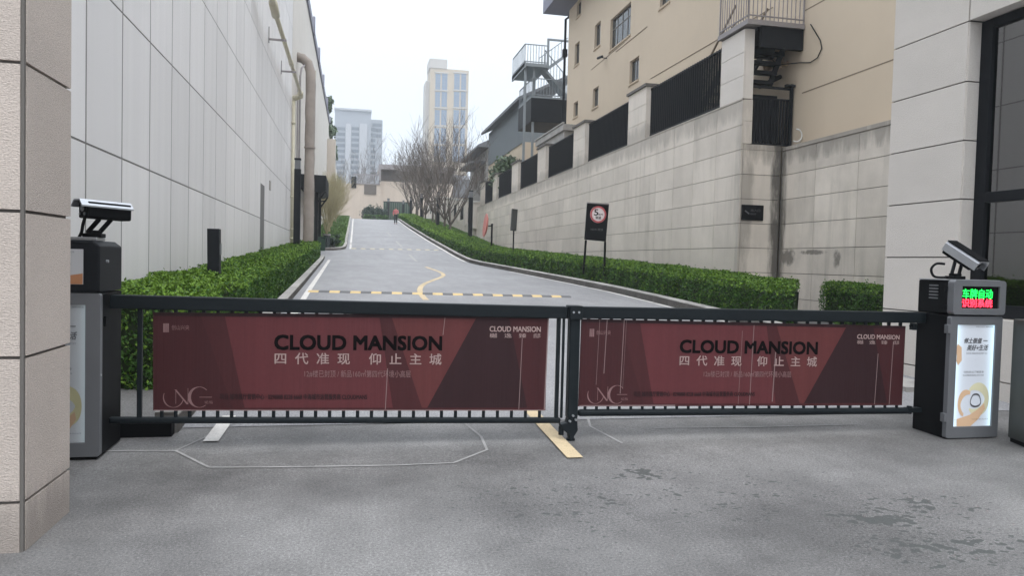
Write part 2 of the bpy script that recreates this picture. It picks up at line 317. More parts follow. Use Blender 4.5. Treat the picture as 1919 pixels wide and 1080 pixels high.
# asphalt of the forecourt with wet stains, and the paler ramp
def ground_mat(name, c1, c2, stains, rough):
    m = mat(name, c1, rough); N = m.node_tree.nodes; Lk = m.node_tree.links; bs = N['Principled BSDF']
    geo = N.new('ShaderNodeNewGeometry')
    def nz(s, d, st=(1, 1, 1), rg=.6):
        mp = N.new('ShaderNodeMapping'); mp.inputs['Scale'].default_value = st; Lk.new(geo.outputs['Position'], mp.inputs['Vector'])
        t = N.new('ShaderNodeTexNoise'); t.inputs['Scale'].default_value = s; t.inputs['Detail'].default_value = d; t.inputs['Roughness'].default_value = rg
        Lk.new(mp.outputs[0], t.inputs['Vector']); return t.outputs['Fac']
    def mt(op, *a):
        n = N.new('ShaderNodeMath'); n.operation = op
        for i, x in enumerate(a):
            if isinstance(x, (int, float)): n.inputs[i].default_value = x
            else: Lk.new(x, n.inputs[i])
        return n.outputs[0]
    def ramp(x, a, b): return mt('MINIMUM', mt('MAXIMUM', mt('DIVIDE', mt('SUBTRACT', x, a), b - a), 0.0), 1.0)
    mixn = N.new('ShaderNodeMixRGB'); mixn.inputs[1].default_value = (*c1, 1); mixn.inputs[2].default_value = (*c2, 1)
    Lk.new(ramp(nz(.45, 6), .36, .62), mixn.inputs[0])
    sp = mt('MULTIPLY', mt('ADD', mt('MULTIPLY_ADD', nz(62, 3, (1, 1, 1), .75), 2.1, -.10), mt('MULTIPLY', ramp(nz(110, 1), .58, .70), .6)), mt('MULTIPLY_ADD', nz(210, 1), 1.4, .3))
    st = mt('MULTIPLY', sp, mt('MULTIPLY_ADD', nz(1.4, 5, (1.8, .5, 1)), .5, .75))
    vm = N.new('ShaderNodeVectorMath'); vm.operation = 'SCALE'; Lk.new(mixn.outputs[0], vm.inputs[0]); Lk.new(st, vm.inputs['Scale']); out = vm.outputs[0]
    sep = N.new('ShaderNodeSeparateXYZ'); Lk.new(geo.outputs['Position'], sep.inputs[0]); msk = None
    nzz = nz(7, 3, (.8, 1.1, 1), .6); vo = N.new('ShaderNodeTexVoronoi'); vo.inputs['Scale'].default_value = 19; vo.inputs['Randomness'].default_value = 1; mpv = N.new('ShaderNodeMapping'); mpv.inputs['Scale'].default_value = (.8, 1.1, 1)
    dv = N.new('ShaderNodeVectorMath'); dv.operation = 'ADD'; nd = N.new('ShaderNodeTexNoise'); nd.inputs['Scale'].default_value = 30; ndv = N.new('ShaderNodeVectorMath'); ndv.operation = 'SCALE'; ndv.inputs['Scale'].default_value = .05
    Lk.new(geo.outputs['Position'], nd.inputs['Vector']); Lk.new(nd.outputs['Color'], ndv.inputs[0]); Lk.new(geo.outputs['Position'], dv.inputs[0]); Lk.new(ndv.outputs[0], dv.inputs[1]); Lk.new(dv.outputs[0], mpv.inputs['Vector']); Lk.new(mpv.outputs[0], vo.inputs['Vector']); drop = vo.outputs['Distance']
    for (x, y, rx, ry, th) in stains:
        dx = mt('POWER', mt('DIVIDE', mt('SUBTRACT', sep.outputs[0], x), rx), 2.0); dy = mt('POWER', mt('DIVIDE', mt('SUBTRACT', sep.outputs[1], y), ry), 2.0)
        r = mt('SQRT', mt('ADD', dx, dy))
        k = ramp(mt('SUBTRACT', mt('MULTIPLY', mt('MULTIPLY', ramp(r, 1.0, 0.15), th), mt('MULTIPLY_ADD', nzz, 3.2, -1.05)), drop), -.015, .03)
        msk = k if msk is None else mt('MAXIMUM', msk, k)
    if msk is not None:
        mm = N.new('ShaderNodeMixRGB'); Lk.new(mt('MULTIPLY', msk, .85), mm.inputs[0]); Lk.new(out, mm.inputs[1]); mm.inputs[2].default_value = (.055, .06, .058, 1); out = mm.outputs[0]
    Lk.new(out, bs.inputs['Base Color'])
    b = N.new('ShaderNodeBump'); b.inputs['Strength'].default_value = .35; b.inputs['Distance'].default_value = .006
    Lk.new(nz(130, 3), b.inputs['Height']); Lk.new(b.outputs[0], bs.inputs['Normal'])
    return m
STAINS = [(3.04, 3.76, .50, .24, 1.25), (1.97, 4.80, .34, .30, .95), (3.1, 3.3, .9, .45, .85), (3.5, 3.95, .7, .4, .75), (1.3, 4.3, 1.4, 1.1, .45), (2.4, 4.3, 1.8, 1.2, .42)]
M_['apron'] = ground_mat('forecourt asphalt', (.086, .084, .083), (.205, .200, .196), STAINS, .62)
M_['ramp'] = ground_mat('ramp paving', (.225, .223, .231), (.270, .268, .276), [], .62)

# ------------------------------------------------------------------ ground, road, kerbs, markings
mb = MB(); XS = [-900, -200, -60, -20, -8, -4, -2, 0, 2, 4, 6, 8, 10, 14, 30, 80, 250, 900]
nx = len(XS)
mb.add([(x, y, g(y)) for y in YB for x in XS], [(j * nx + i, j * nx + i + 1, (j + 1) * nx + i + 1, (j + 1) * nx + i) for j in range(len(YB) - 1) for i in range(nx - 1)], t=1)
tag(mb.build('ground', M_['apron']), kind='structure')
RK = [(5.6, 7.4), (12, 7.5), (18, 7.58), (21, 7.52), (24, 7.28), (28, 6.9), (33, 6.4), (38, 5.85), (42, 5.66), (55, 5.3), (70, 5.05), (88, 4.95), (95, 4.95)]
LK = [(6.25, -1.34), (12, -1.33), (20, -1.34), (30, -1.38), (38.4, -1.42)]
LK2 = [(43.4, -1.75), (43.6, -1.1), (44.0, -.75), (44.8, -.48), (46.5, -.42), (60, -.40), (88, -.36), (95, -.36)]
def rk(Y): return float(np.interp(Y, [a for a, b in RK], [b for a, b in RK]))
def lk(Y): return float(np.interp(Y, [a for a, b in LK], [b for a, b in LK])) if Y < 43.4 else float(np.interp(Y, [a for a, b in LK2], [b for a, b in LK2]))
mb = MB(); ys = [y for y in YB if 6.4 <= y <= 95]
L = []
for y in ys: L += [(-2.4 if 38.4 < y < 44 else lk(y) - .1, y, g(y) + .005), (rk(y) + .1, y, g(y) + .005)]
mb.add(L, [(2 * i, 2 * i + 1, 2 * i + 3, 2 * i + 2) for i in range(len(ys) - 1)], t=1)
tag(mb.build('road', M_['ramp']), kind='structure')

def path_pts(pl, step):
    """resample a list of (Y, X) as points about step apart"""
    out = []
    for (y0, x0), (y1, x1) in zip(pl[:-1], pl[1:]):
        n = max(1, int(round(math.hypot(y1 - y0, x1 - x0) / step)))
        for i in range(n): t = i / n; out.append(Vector((x0 + (x1 - x0) * t, y0 + (y1 - y0) * t)))
    out.append(Vector((pl[-1][1], pl[-1][0]))); return out
def kerb(name, pl, side, w=.17, h=.17):
    mb = MB(); P = path_pts(pl, 1.0); k = len(P); prof = [(0, -.15), (0, h - .025), (.025, h), (w, h), (w, -.15)]
    rows = []
    for i in range(k):
        d = (P[min(i + 1, k - 1)] - P[max(i - 1, 0)]).normalized(); q = Vector((d.y, -d.x)) * side
        rows.append([Vector((P[i].x + q.x * o, P[i].y + q.y * o, g(P[i].y) + z)) for o, z in prof])
    for i in range(k - 1):
        a, b = rows[i], rows[i + 1]; e = (b[2] - a[2]).normalized() * .006
        a = [p + e for p in a]; b = [p - e for p in b]
        mb.add(a + b, [(j, j + 1, 5 + j + 1, 5 + j) if side < 0 else (5 + j, 5 + j + 1, j + 1, j) for j in range(4)] + [(4, 3, 2, 1, 0), (5, 6, 7, 8, 9)], 0, random.uniform(.85, 1.12))
        c = [p - Vector((0, 0, .012)) for p in rows[i]]; c2 = [p - Vector((0, 0, .012)) for p in rows[i + 1]]
        mb.add(c + c2, [(j, j + 1, 6 + j, 5 + j) for j in range(4)], 1, 1)
    return tag(mb.build(name, [M_['kerb'], M_['joint']]), kind='structure')
random.seed(4)
kerb('kerb', RK, 1, .18, .20); kerb('kerb', LK, -1, .17, .17); kerb('kerb', LK2, -1, .17, .17)

tag(MB().box(-1.95, -1.36, 6.14, 6.24, -.02, .16).build('dark_kerb_end', M_['black_metal']), 'black box added as the dark end of the left kerb under the hinge end of the left gate leaf', 'kerb block')  # box added as the dark end face of the left kerb
def gfn(dz): return lambda x, y: (x, y, g(y) + dz)
def mark(name, pts, w, m, dz=.010, step=.8):
    out = []
    for a, b in zip(pts[:-1], pts[1:]):
        n = max(1, int(math.hypot(b[0] - a[0], b[1] - a[1]) / step))
        out += [(a[0] + (b[0] - a[0]) * i / n, a[1] + (b[1] - a[1]) * i / n) for i in range(n)]
    out.append(pts[-1])
    mb = MB(); mb.ribbon(out, w, gfn(dz), 0, 1.0); return tag(mb.build(name, M_[m]), kind='structure')
mark('edge_line', [(-1.04, 5.95), (-1.03, 6.75)], .112, 'road_white')
mark('edge_line', [(-1.08, 14.5), (-1.12, 20), (-1.17, 37.6)], .13, 'road_white')
mark('edge_line', [(-.20, 44.9), (-.16, 60), (-.12, 90)], .12, 'road_white')
mark('edge_line', [(rk(y) - .10, y) for y in (12, 14, 16, 18, 19.5, 21, 22.5, 24, 26, 28, 30, 31)], .12, 'road_white')
mark('edge_line', [(rk(y) - .12, y) for y in (38.5, 42, 48, 55, 62, 70, 80, 90)], .12, 'road_white')
mark('centre_line', [(1.63, 5.22), (1.68, 8.0)], .122, 'road_yellow')
CL = [(1.70, 17.6), (1.70, 18.6), (1.74, 19.6), (1.80, 20.6), (1.95, 21.8), (2.2, 23.1), (2.6, 24.6), (3.0, 26.0), (3.25, 27.2), (3.36, 28.4), (3.36, 29.6), (3.28, 31.0), (3.15, 33.2)]
mark('centre_line', CL, .15, 'road_yellow', step=.5)
for a, b in ((38.0, 42.2), (47.5, 52.5), (57.5, 62.5)): mark('lane_dash', [(np.interp(a, [38, 62], [3.15, 2.7]), a), (np.interp(b, [38, 62], [3.15, 2.7]), b)], .11, 'worn_paint')
for pl in ([(-1.72, 5.77), (-1.24, 5.73), (-1.1, 6.1), (-.85, 6.75)], [(-1.24, 5.73), (-1.08, 5.5), (-.93, 5.28)], [(-.93, 5.28), (-.34, 5.225), (.3, 5.19), (.72, 5.2), (1.02, 5.52), (1.04, 5.9), (.95, 6.5)],
           [(2.16, 6.6), (2.05, 6.15), (2.14, 5.6)], [(2.6, 6.05), (3.5, 6.0), (4.6, 6.0)]):
    mark('ground_seam', pl, .022, 'seam', .005, .25)
# ------------------------------------------------------------------ speed bumps
def bump(a, b, n, label, first):
    ym, bm2 = (M_['rub_yellow'], M_['rub_black']) if b[1] < 30 else (mat('faded bump yellow', (.45, .40, .30), .8), mat('faded bump black', (.24, .24, .245), .8))
    t = thing('speed_bump', ((a[0] + b[0]) / 2, (a[1] + b[1]) / 2, g((a[1] + b[1]) / 2)), label, 'speed bump', 'speed bumps across the ramp')
    d = (Vector(b) - Vector(a)); L = d.length; d.normalize(); q = Vector((-d.y, d.x)); 
    prof = [(-.17, .006), (-.09, .042), (.09, .042), (.17, .006)]
    for i in range(n):
        s0, s1 = L * i / n + .004, L * (i + 1) / n - .004
        vs = []
        for s_ in (s0, s1):
            for o, z in prof:
                p = Vector(a) + d * s_ + q * o; vs.append((p.x, p.y, g(p.y) + z))
        mb = MB(); mb.add(vs, [(j, j + 1, 5 + j, 4 + j) for j in range(3)] + [(0, 4, 7, 3, 2, 1)[:4], (4, 5, 6, 7), (0, 3, 2, 1)], 0, 1); mb.build('yellow_segment' if i % 2 == first else 'black_segment', ym if i % 2 == first else bm2, t)
bump((-1.1, 19.4), (5.65, 18.95), 26, 'yellow and black speed bump just beyond the closed gate', 0)
bump((-.15, 45.1), (5.35, 45.7), 20, 'faded distant speed bump halfway up the ramp', 0)

# ------------------------------------------------------------------ cut stone walls
def blocks_x(mb, X, sgn, ys, zs, depth=.05, gap=.012, mi=0, spread=.07, skip=None, gapy=None):
    """stone slabs on a plane X facing sgn, laid in the grid ys x zs"""
    gy = gapy or gap
    for j in range(len(zs) - 1):
        for i in range(len(ys) - 1):
            if skip and skip(ys[i], ys[i + 1], zs[j], zs[j + 1]): continue
            x0, x1 = sorted((X, X - sgn * depth))
            mb.box(x0, x1, ys[i] + gy / 2, ys[i + 1] - gy / 2, zs[j] + gap / 2, zs[j + 1] - gap / 2, mi, random.uniform(1 - spread, 1 + spread))
def blocks_y(mb, Y, sgn, xs, zs, depth=.05, gap=.012, mi=0, spread=.07):
    for j in range(len(zs) - 1):
        for i in range(len(xs) - 1):
            y0, y1 = sorted((Y, Y - sgn * depth))
            mb.box(xs[i] + gap / 2, xs[i + 1] - gap / 2, y0, y1, zs[j] + gap / 2, zs[j + 1] - gap / 2, mi, random.uniform(1 - spread, 1 + spread))
random.seed(7)
# left gate pillar
pz = [-.1, .242] + [.242 + .695 * k for k in range(1, 9)]
t = thing('gate_pillar', (-2.2, 4.4, 0), 'rough beige granite gate pillar cut off by the left edge', 'pillar')
mb = MB()
Yn, Yf, Xr = 3.91, 4.50, -1.52
mb.box(-3.4, Xr - .02, Yn + .02, Yf - .02, -.1, 5.8, 1, 1)
blocks_y(mb, Yn, -1, [-3.38, -2.45, Xr - .012], pz, .035, .016, 0, .04); blocks_x(mb, Xr, 1, [Yn + .016, Yf], pz, .035, .016, 0, .04); mb.box(Xr - .0205, Xr - .005, Yn + .005, Yn + .0245, -.1, 5.8, 1, 1)
blocks_y(mb, Yf, 1, [-3.38, -2.45, Xr - .012], pz, .035, .022, 0, .04)
mb.build('masonry', [M_['granite_l'], M_['joint']], t)
# right gatehouse with the tall window
t = thing('gatehouse', (8.5, 6, 0), 'pale stone gatehouse pier with tall dark window beside the right cabinet', 'building')
mb = MB(); XG = 7.0; Yp0, Yp1 = 7.49, 8.74; gz = [-.2, .26, .95, 1.64, 2.33, 3.02, 3.71, 4.41, 5.10, 5.79, 6.5]
mb.box(XG + .02, 11.5, Yp0 + .03, Yp1 - .02, -.2, 6.45, 1, 1)
blocks_x(mb, XG, -1, [Yp0 + .006, Yp1], gz, .035, .016, 0, .04)
blocks_y(mb, Yp1, 1, [XG + .04, 8.5, 10, 11.4], gz, .03, .016, 0, .04)
blocks_y(mb, Yp0, -1, [XG + .006, XG + .26], gz[:-3], .028, .016, 2, .03)
mb.box(XG + .28, XG + .7, 1.0, Yp0 + .028, 4.45, 6.45, 1, 1)  # lintel only: room left roofless so daylight brightens the window
mb.box(9.6, 9.7, 1.0, Yp0 + .02, .9, 4.45, 3, 1); mb.box(XG + .3, 9.6, .9, 1.0, .9, 4.45, 3, 1)
blocks_x(mb, XG, -1, [1.0, 3.4, 5.4, Yp0], [4.41, 5.10, 5.79, 6.5], .30, .014, 0, .04)
mb.box(XG + .30, 11.5, 1.0, Yp0 + .03, -.2, .93, 1, 1)
blocks_x(mb, XG, -1, [1.0, 2.4, 3.8, 5.2, 6.4, Yp0], [-.2, .26, .95], .32, .014, 0, .04)
mb.build('masonry', [M_['granite_g'], M_['joint'], M_['granite_g'], mat('room wall', (.42, .44, .40), .9)], t)
cb = MB(); cb.box(7.40, 7.56, 7.36, 7.39, 1.0, 3.05); cb.build('reflection_strip', M_['reflection'], t)  # strip added behind the pane to imitate a reflection of the building opposite
cb = MB(); cb.box(7.30, 9.59, 7.41, 7.50, .94, 4.44); cb.box(7.62, 7.9, 7.30, 7.40, .94, 2.2); cb.build('inner_board', mat('inner board', (.34, .36, .33), .8), t)
XW = XG + .17
wf = MB(); wf.box(XW, XW + .1, 7.33, 7.488, .952, 4.408); wf.box(XW, XW + .1, 1.0, 7.33, 4.30, 4.408); wf.box(XW, XW + .1, 1.0, 7.33, .952, 1.10); wf.box(XW, XW + .1, 1.0, 7.33, 2.28, 2.40)
wf.box(XW, XW + .1, 4.55, 4.65, 1.10, 2.28); wf.box(XW, XW + .1, 4.55, 4.65, 2.40, 4.30)
wo_ = wf.build('window_frame', M_['dark_metal'], t, bevel=.006)
pn = MB()
for a, b, c, d in ((1.0, 4.55, 1.10, 2.28), (4.65, 7.33, 1.10, 2.28), (1.0, 4.55, 2.40, 4.30), (4.65, 7.33, 2.40, 4.30)): pn.box(XW + .045, XW + .06, a, b, c, d)
pn.build('pane', M_['glass_dark'], wo_)
# left panelled wall and the plastered wall beyond it
t = thing('panelled_wall', (-3, 20, 0), 'tall light grey panelled wall along the left of the ramp', 'wall')
mb = MB(); pe = [8.55 + 1.2325 * k for k in range(-4, 21)]; pe[-1] = 33.85; zz = [-.5, .845] + [.845 + 1.735 * k for k in range(1, 9)]; zz[-1] = 14.9
def door_skip(a, b, c, d): return False
blocks_x(mb, -2.75, 1, pe, zz, .05, .024, 0, .05, gapy=.05)
mb.box(-9, -2.755, pe[0], 33.85, -.5, 15.7, 1, 1); mb.box(-9.02, -2.745, pe[0] - .02, 33.9, 14.9, 15.8, 2, 1)
mb.build('cladding', [M_['panel'], M_['joint_lt'], M_['plaster']], t)
d = MB(); d.box(-2.752, -2.742, 23.3, 24.25, .5, 3.62); d.build('doorway', mat('dark door recess', (.17, .165, .165), .8), t)
d = MB(); d.box(-2.75, -2.72, 25.55, 25.85, 3.62, 3.93); d.build('vent_plate', mat('vent plate', (.32, .30, .28), .7), t)
t = thing('plastered_wall', (-3, 60, 0), 'tall cream plastered wall beyond the grey panels', 'wall')
mb = MB(); mb.box(-9, -2.75, 33.93, 92, -.5, 15.8); mb.build('wall', M_['plaster'], t)
mb = MB(); mb.box(-2.75, -1.95, 76, 78.2, 3, 13.2); mb.build('pilaster', mat('tan pilaster', (.50, .44, .38), .85, var=.06), t, bevel=.02)
mb = MB(); mb.box(-2.75, -2.1, 84, 90.5, 3, 11.5); mb.build('low_bay', M_['plaster'], t)
mb = MB(); mb.box(-2.76, -2.66, 33.95, 92, 15.4, 15.95); mb.build('parapet', M_['eave'], t)
for y in (36.5, 42.0, 48.5, 55.5, 63.5, 72.5, 82):
    mb = MB(); mb.box(-2.74, -2.60, y, y + .3, 15.4, 16.5); mb.build('parapet_post', M_['eave'], t)
mb = MB(); mb.box(-2.75, -2.69, 52.0, 52.12, 2, 14); mb.build('drain_strip', M_['cream_pipe'], t)

# ------------------------------------------------------------------ pipes on the left wall
t = thing('cream_pipe', (-2.5, 28, 2), 'cream drain pipe running high along the grey wall then down', 'pipe')
mb = MB(); XP = -2.33
mb.tube([(-2.9, 21.0, 8.62), (-2.45, 21.2, 8.62), (XP, 21.6, 8.55), (XP, 22.6, 8.55)], .085, 12)
mb.tube([(XP, 22.0, 8.55), (XP, 22.5, 8.5), (XP, 22.8, 8.45)], .12, 12)
mb.tube([(XP, 22.5, 8.48), (XP, 33.0, 8.42)], .068, 12); mb.tube([(XP, 28.0, 8.46), (XP, 28.4, 8.45)], .085, 12)
mb.build('run', M_['cream_pipe'], t, smooth=True)
mb = MB(); mb.tube([(XP, 33.0, 8.42), (XP - .02, 33.5, 8.38), (-2.64, 33.62, 8.3)], .12, 12); mb.tube([(-2.64, 33.62, 8.35), (-2.64, 33.62, 1.0)], .07, 10)
for z in (2.2, 2.6, 4.0, 7.2): mb.tube([(-2.64, 33.62, z), (-2.64, 33.62, z + .08)], .095, 10)
mb.build('downpipe', M_['cream_pipe'], t, smooth=True)
for y in (24.8, 28.9): mb = MB(); mb.box(-2.75, -2.2, y, y + .05, 8.28, 8.34); mb.box(-2.75, -2.72, y, y + .05, 8.2, 8.7); mb.build('bracket', M_['galv'], t)
t = thing('vent_duct', (-2.2, 36.6, 1.2), 'thick tan vent duct rising up the cream wall', 'duct')
mb = MB(); mb.tube([(-2.12 + .006 * math.sin(k * 1.7), 36.6, 1.0 + .43 * k) for k in range(21)] + [(-2.14, 36.6, 10.2), (-2.26, 36.6, 10.6), (-2.5, 36.6, 10.8), (-2.8, 36.6, 10.85)], [.232 + .008 * math.sin(k * 2.3) + (.014 if k < 9 else 0) for k in range(21)] + [.225] * 4, 18)
mb.build('duct', M_['duct'], t, smooth=True)
for z in (3.4, 6.6): mb = MB(); mb.tube([(-2.12, 36.6, z), (-2.12, 36.6, z + .07)], .26, 18); mb.build('collar', M_['duct'], t)
mb = MB(); mb.tube([(-2.55, 35.9, 4.5), (-2.55, 35.9, 9.8), (-2.5, 36.0, 10.2), (-2.4, 36.3, 10.4)], .045, 8); mb.tube([(-2.62, 35.6, 6.0), (-2.62, 35.6, 9.4)], .03, 8)
mb.build('side_pipe', M_['galv'], t)
# ------------------------------------------------------------------ right granite wall with piers
random.seed(11)
XB = 9.5; YC = 17.19
CZ = [-.4] + [1.34 - .62 + .62 * k for k in range(0, 9)]   # .72, 1.34 ... 5.68
t = thing('retaining_wall', (10, 35, 0), 'long stained granite retaining wall with fence piers right of the ramp', 'wall')
mb = MB(); ye = [YC + 1.35 * k for k in range(0, 33)]
YEND = ye[-1]
mb.box(XB + .03, XB + .26, YC + .03, YEND - .05, -.4, 5.62, 1, 1)
blocks_x(mb, XB, -1, ye, CZ, .045, .014, 0, .06)
mb.box(XB - .012, XB + .28, YC + .04, YEND, 5.684, 5.72, 0, .95); blocks_y(mb, YC, -1, [XB + .04, XB + .28], [4.59, 5.16, 5.70], .03, .008, 0, .03)
mb.build('masonry', [M_['granite_r'], M_['joint']], t)
mb = MB(); blocks_y(mb, YC, -1, [XB + .05, 10.62], [-.4] + [.72 + .62 * k for k in range(0, 7)], .045, .014, 0, .05)
mb.box(XB + .05, 10.60, YC + .02, YC + .4, -.4, 4.4, 1, 1); mb.box(XB + .05, 10.62, YC - .0, YC + 1.2, 4.44, 4.58, 0, .9)
mb.build('corner_face', [M_['granite_s'], M_['joint']], t)
PIERS = [(17.2, 18.4), (23.6, 25.25), (30.3, 32.0), (36.9, 38.6), (43.4, 45.2), (50.2, 51.6), (55.6, 56.8)]
for i, (a, b) in enumerate(PIERS):
    top = 7.46; mb = MB(); hs_ = [5.72 + .58 * k for k in range(4)]; hs_[-1] = top
    if i == 0: hs_ = [5.72, 6.30, 6.88, top]
    w = .27 if i == 0 else .34
    mb.box(XB + .02, XB + w - .02, a + .02, b - .02, 5.70, top, 1, 1)
    blocks_x(mb, XB - .004, -1, [a, b], hs_, .035, .012, 0, .05)
    mb.box(XB + .036, XB + w, a, a + .03, 5.72, top, 0, .98); mb.box(XB + .036, XB + w, b - .03, b, 5.72, top, 0, 1)
    o = mb.build('pier', [M_['granite_g'] if i == 0 else M_['granite_r'], M_['joint']], t)
    if i: mb = MB(); mb.box(XB - .07, XB + w + .07, a - .07, b + .07, top, top + .09); mb.build('cap', M_['joint'], o)
# fences between the piers
BAYS = [(18.4, 23.6), (25.25, 30.3), (32.0, 36.9), (38.6, 43.4), (45.2, 50.2), (51.6, 55.6)]
FL = ['nearest tall black bar fence on the granite wall by the stair', 'second black bar fence on the granite wall under the pale ledge', 'third black bar fence on the granite wall before the concrete annex',
      'fourth black bar fence on the granite wall', 'fifth black bar fence on the granite wall behind the evergreen', 'farthest black bar fence at the end of the granite wall']
for (a, b), lb in zip(BAYS, FL):
    t = thing('metal_fence', (XB + .2, (a + b) / 2, 5.72), lb, 'fence', 'black bar fences along the granite wall')
    mb = MB(); n = int((b - a) / .145)
    for k in range(n + 1):
        y = a + .03 + (b - a - .06) * k / n; mb.box(XB + .16, XB + .215, y - .016, y + .016, 5.76, 7.40)
    mb.build('bar_panel', M_['dark_metal'], t)
    for z in (5.80, 7.33): mb = MB(); mb.box(XB + .15, XB + .225, a + .01, b - .01, z, z + .05); mb.build('rail', M_['dark_metal'], t)
# pale ledge visible above the second fence
t = thing('pale_ledge', (10.2, 28, 7), 'pale dusty ledge running behind the second fence', 'ledge')
mb = MB(); mb.box(10.0, 10.5, 22.6, 30.6, 7.42, 7.56); mb.build('slab', M_['concrete'], t); mb = MB(); mb.box(10.2, 11.0, 24, 30.5, 4.5, 7.40); mb.build('base', M_['dark_metal'], t)
# recessed wall toward the viewer
XR = 10.62
t = thing('recessed_wall', (XR + .3, 13, 0), 'recessed stained granite wall behind the short hedge on the right', 'wall')
mb = MB(); y1 = at(1525, 400, X=XR).y; y2 = at(1605, 400, X=XR).y
ry = [YC - (YC - y1) * k for k in range(0, 8)]; ry = sorted([YC - .06, y1, y2] + [y2 - (y1 - y2) * k * 1.0 for k in range(1, 5)])
blocks_x(mb, XR, -1, ry, [-.4] + [.72 + .62 * k for k in range(0, 7)], .045, .014, 0, .07)
mb.box(XR + .03, XR + .5, ry[0], YC, -.4, 4.42, 1, 1); mb.box(XR - .02, XR + .52, ry[0], YC - .05, 4.442, 4.53, 0, .9)
mb.build('masonry', [M_['granite_s'], M_['joint']], t)
# plaque
t = thing('wall_plaque', (9.86, YC, 2.85), 'small black plaque with pale mark on the stained wall corner', 'plaque')
mb = MB(); mb.box(9.56, 10.16, YC - .04, YC, 2.66, 3.05); mb.build('plate', M_['black_metal'], t, bevel=.006)
mb = MB(); fn = lambda x, z: (x, YC - .0435, z)
mb.ribbon([(9.64, 2.90), (9.70, 2.86), (9.76, 2.82)], .035, fn); mb.text('出入口', (9.80, YC - .0435, 2.88), (.26, 0, 0), (0, 0, .07), 0); mb.text('EXIT', (9.80, YC - .0435, 2.80), (.16, 0, 0), (0, 0, .04), 0)
mb.build('lettering', M_['ink_grey'], t)

# ------------------------------------------------------------------ beige building with windows
def facade(mb, X, holes, y0, y1, z0, z1, depth=.18, mi=0):
    ys = sorted({y0, y1} | {h[0] for h in holes} | {h[1] for h in holes}); zs = sorted({z0, z1} | {h[2] for h in holes} | {h[3] for h in holes})
    for i in range(len(ys) - 1):
        for j in range(len(zs) - 1):
            cy, cz = (ys[i] + ys[i + 1]) / 2, (zs[j] + zs[j + 1]) / 2
            if any(h[0] < cy < h[1] and h[2] < cz < h[3] for h in holes): continue
            mb.poly([(X, ys[i], zs[j]), (X, ys[i], zs[j + 1]), (X, ys[i + 1], zs[j + 1]), (X, ys[i + 1], zs[j])], mi)
    for a, b, c, d in holes:
        D = X + depth
        mb.poly([(X, a, c), (X, a, d), (D, a, d), (D, a, c)], mi); mb.poly([(X, b, c), (D, b, c), (D, b, d), (X, b, d)], mi)
        mb.poly([(X, a, c), (D, a, c), (D, b, c), (X, b, c)], mi); mb.poly([(X, a, d), (X, b, d), (D, b, d), (D, a, d)], mi)
XF = 11.02
t = thing('beige_building', (15, 25, 0), 'large beige rendered building with small windows above the granite wall', 'building')
HOLES = [(29.35, 31.87, 10.98, 12.36, 4), (33.25, 34.1, 11.66, 12.78, 1), (36.55, 37.35, 11.66, 12.78, 1), (28.28, 29.3, 8.9, 9.85, 2), (33.3, 34.12, 8.86, 9.78, 1), (36.52, 37.3, 9.0, 9.76, 1),
         (25.45, 26.35, 11.05, 12.4, 2), (36.45, 37.2, 14.1, 14.85, 1), (20.0, 21.0, 11.2, 12.6, 2)]
mb = MB(); facade(mb, XF, [h[:4] for h in HOLES], 4.0, 38.6, -.5, 16.2)
mb.poly([(XF, 38.6, -.5), (XF, 38.6, 16.2), (24, 38.6, 16.2), (24, 38.6, -.5)]); mb.poly([(XF, 4, -.5), (24, 4, -.5), (24, 4, 16.2), (XF, 4, 16.2)])
mb.poly([(XF, 4, 16.2), (24, 4, 16.2), (24, 38.6, 16.2), (XF, 38.6, 16.2)]); mb.poly([(24, 4, -.5), (24, 38.6, -.5), (24, 38.6, 16.2), (24, 4, 16.2)])
for z in (5.91, 7.98, 10.2): mb.box(XF - .004, XF + .02, 4.1, 17.0, z - .014, z + .014, 1)
mb.bar((XF - .01, 27.5, 10.75), (XF - .01, 31.0, 10.72), .02, m=1); mb.bar((XF - .008, 18.5, 8.55), (XF - .008, 27.0, 8.62), .016, m=1); mb.bar((XF - .008, 30.0, 10.85), (XF - .008, 34.5, 10.8), .014, m=1)
mb.build('wall', [M_['beige'], M_['beige_line']], t)
mb = MB(); mb.box(9.8, XF - .003, 3, 39.5, 14.95, 15.25); mb.box(9.8, 25, 3, 39.5, 16.21, 16.5); mb.box(9.8, 9.95, 3, 39.5, 15.25, 16.21); mb.box(9.95, XF - .003, 39.35, 39.5, 15.25, 16.21); mb.box(XF, 24, 38.61, 39.5, 14.95, 15.25); mb.build('eave', M_['eave'], t)
for a, b, c, d, n in HOLES:
    f = MB(); x = XF + .11; w = .05
    f.box(x, x + .05, a + .002, a + w, c + .002, d - .002); f.box(x, x + .05, b - w, b - .002, c + .002, d - .002); f.box(x, x + .05, a + w, b - w, c + .002, c + w); f.box(x, x + .05, a + w, b - w, d - w, d - .002)
    for k in range(1, n): y = a + (b - a) * k / n; f.box(x + .003, x + .047, y - .02, y + .02, c + w, d - w)
    if n == 4: f.box(x + .006, x + .044, a + w, b - w, d - .48, d - .44)
    fo = f.build('window', M_['win_frame'], t)
    p = MB(); p.box(x + .02, x + .028, a + w, b - w, c + w, d - w); p.build('pane', M_['glass'], fo)
    s_ = MB(); s_.box(XF - .05, XF + .1, a - .06, b + .06, c - .07, c - .003); s_.build('sill', M_['sill'], fo)
# wall camera on the facade
t = thing('wall_bracket', (XF, 32.0, 10.8), 'tiny dark camera bracket below the wide window', 'bracket')
mb = MB(); mb.tube([(XF - .002, 32.2, 10.75), (XF - .3, 32.3, 10.8)], .02, 6); mb.tube([(XF - .3, 32.6, 10.84), (XF - .3, 32.0, 10.76)], .06, 8); mb.build('arm', M_['dark_metal'], t)

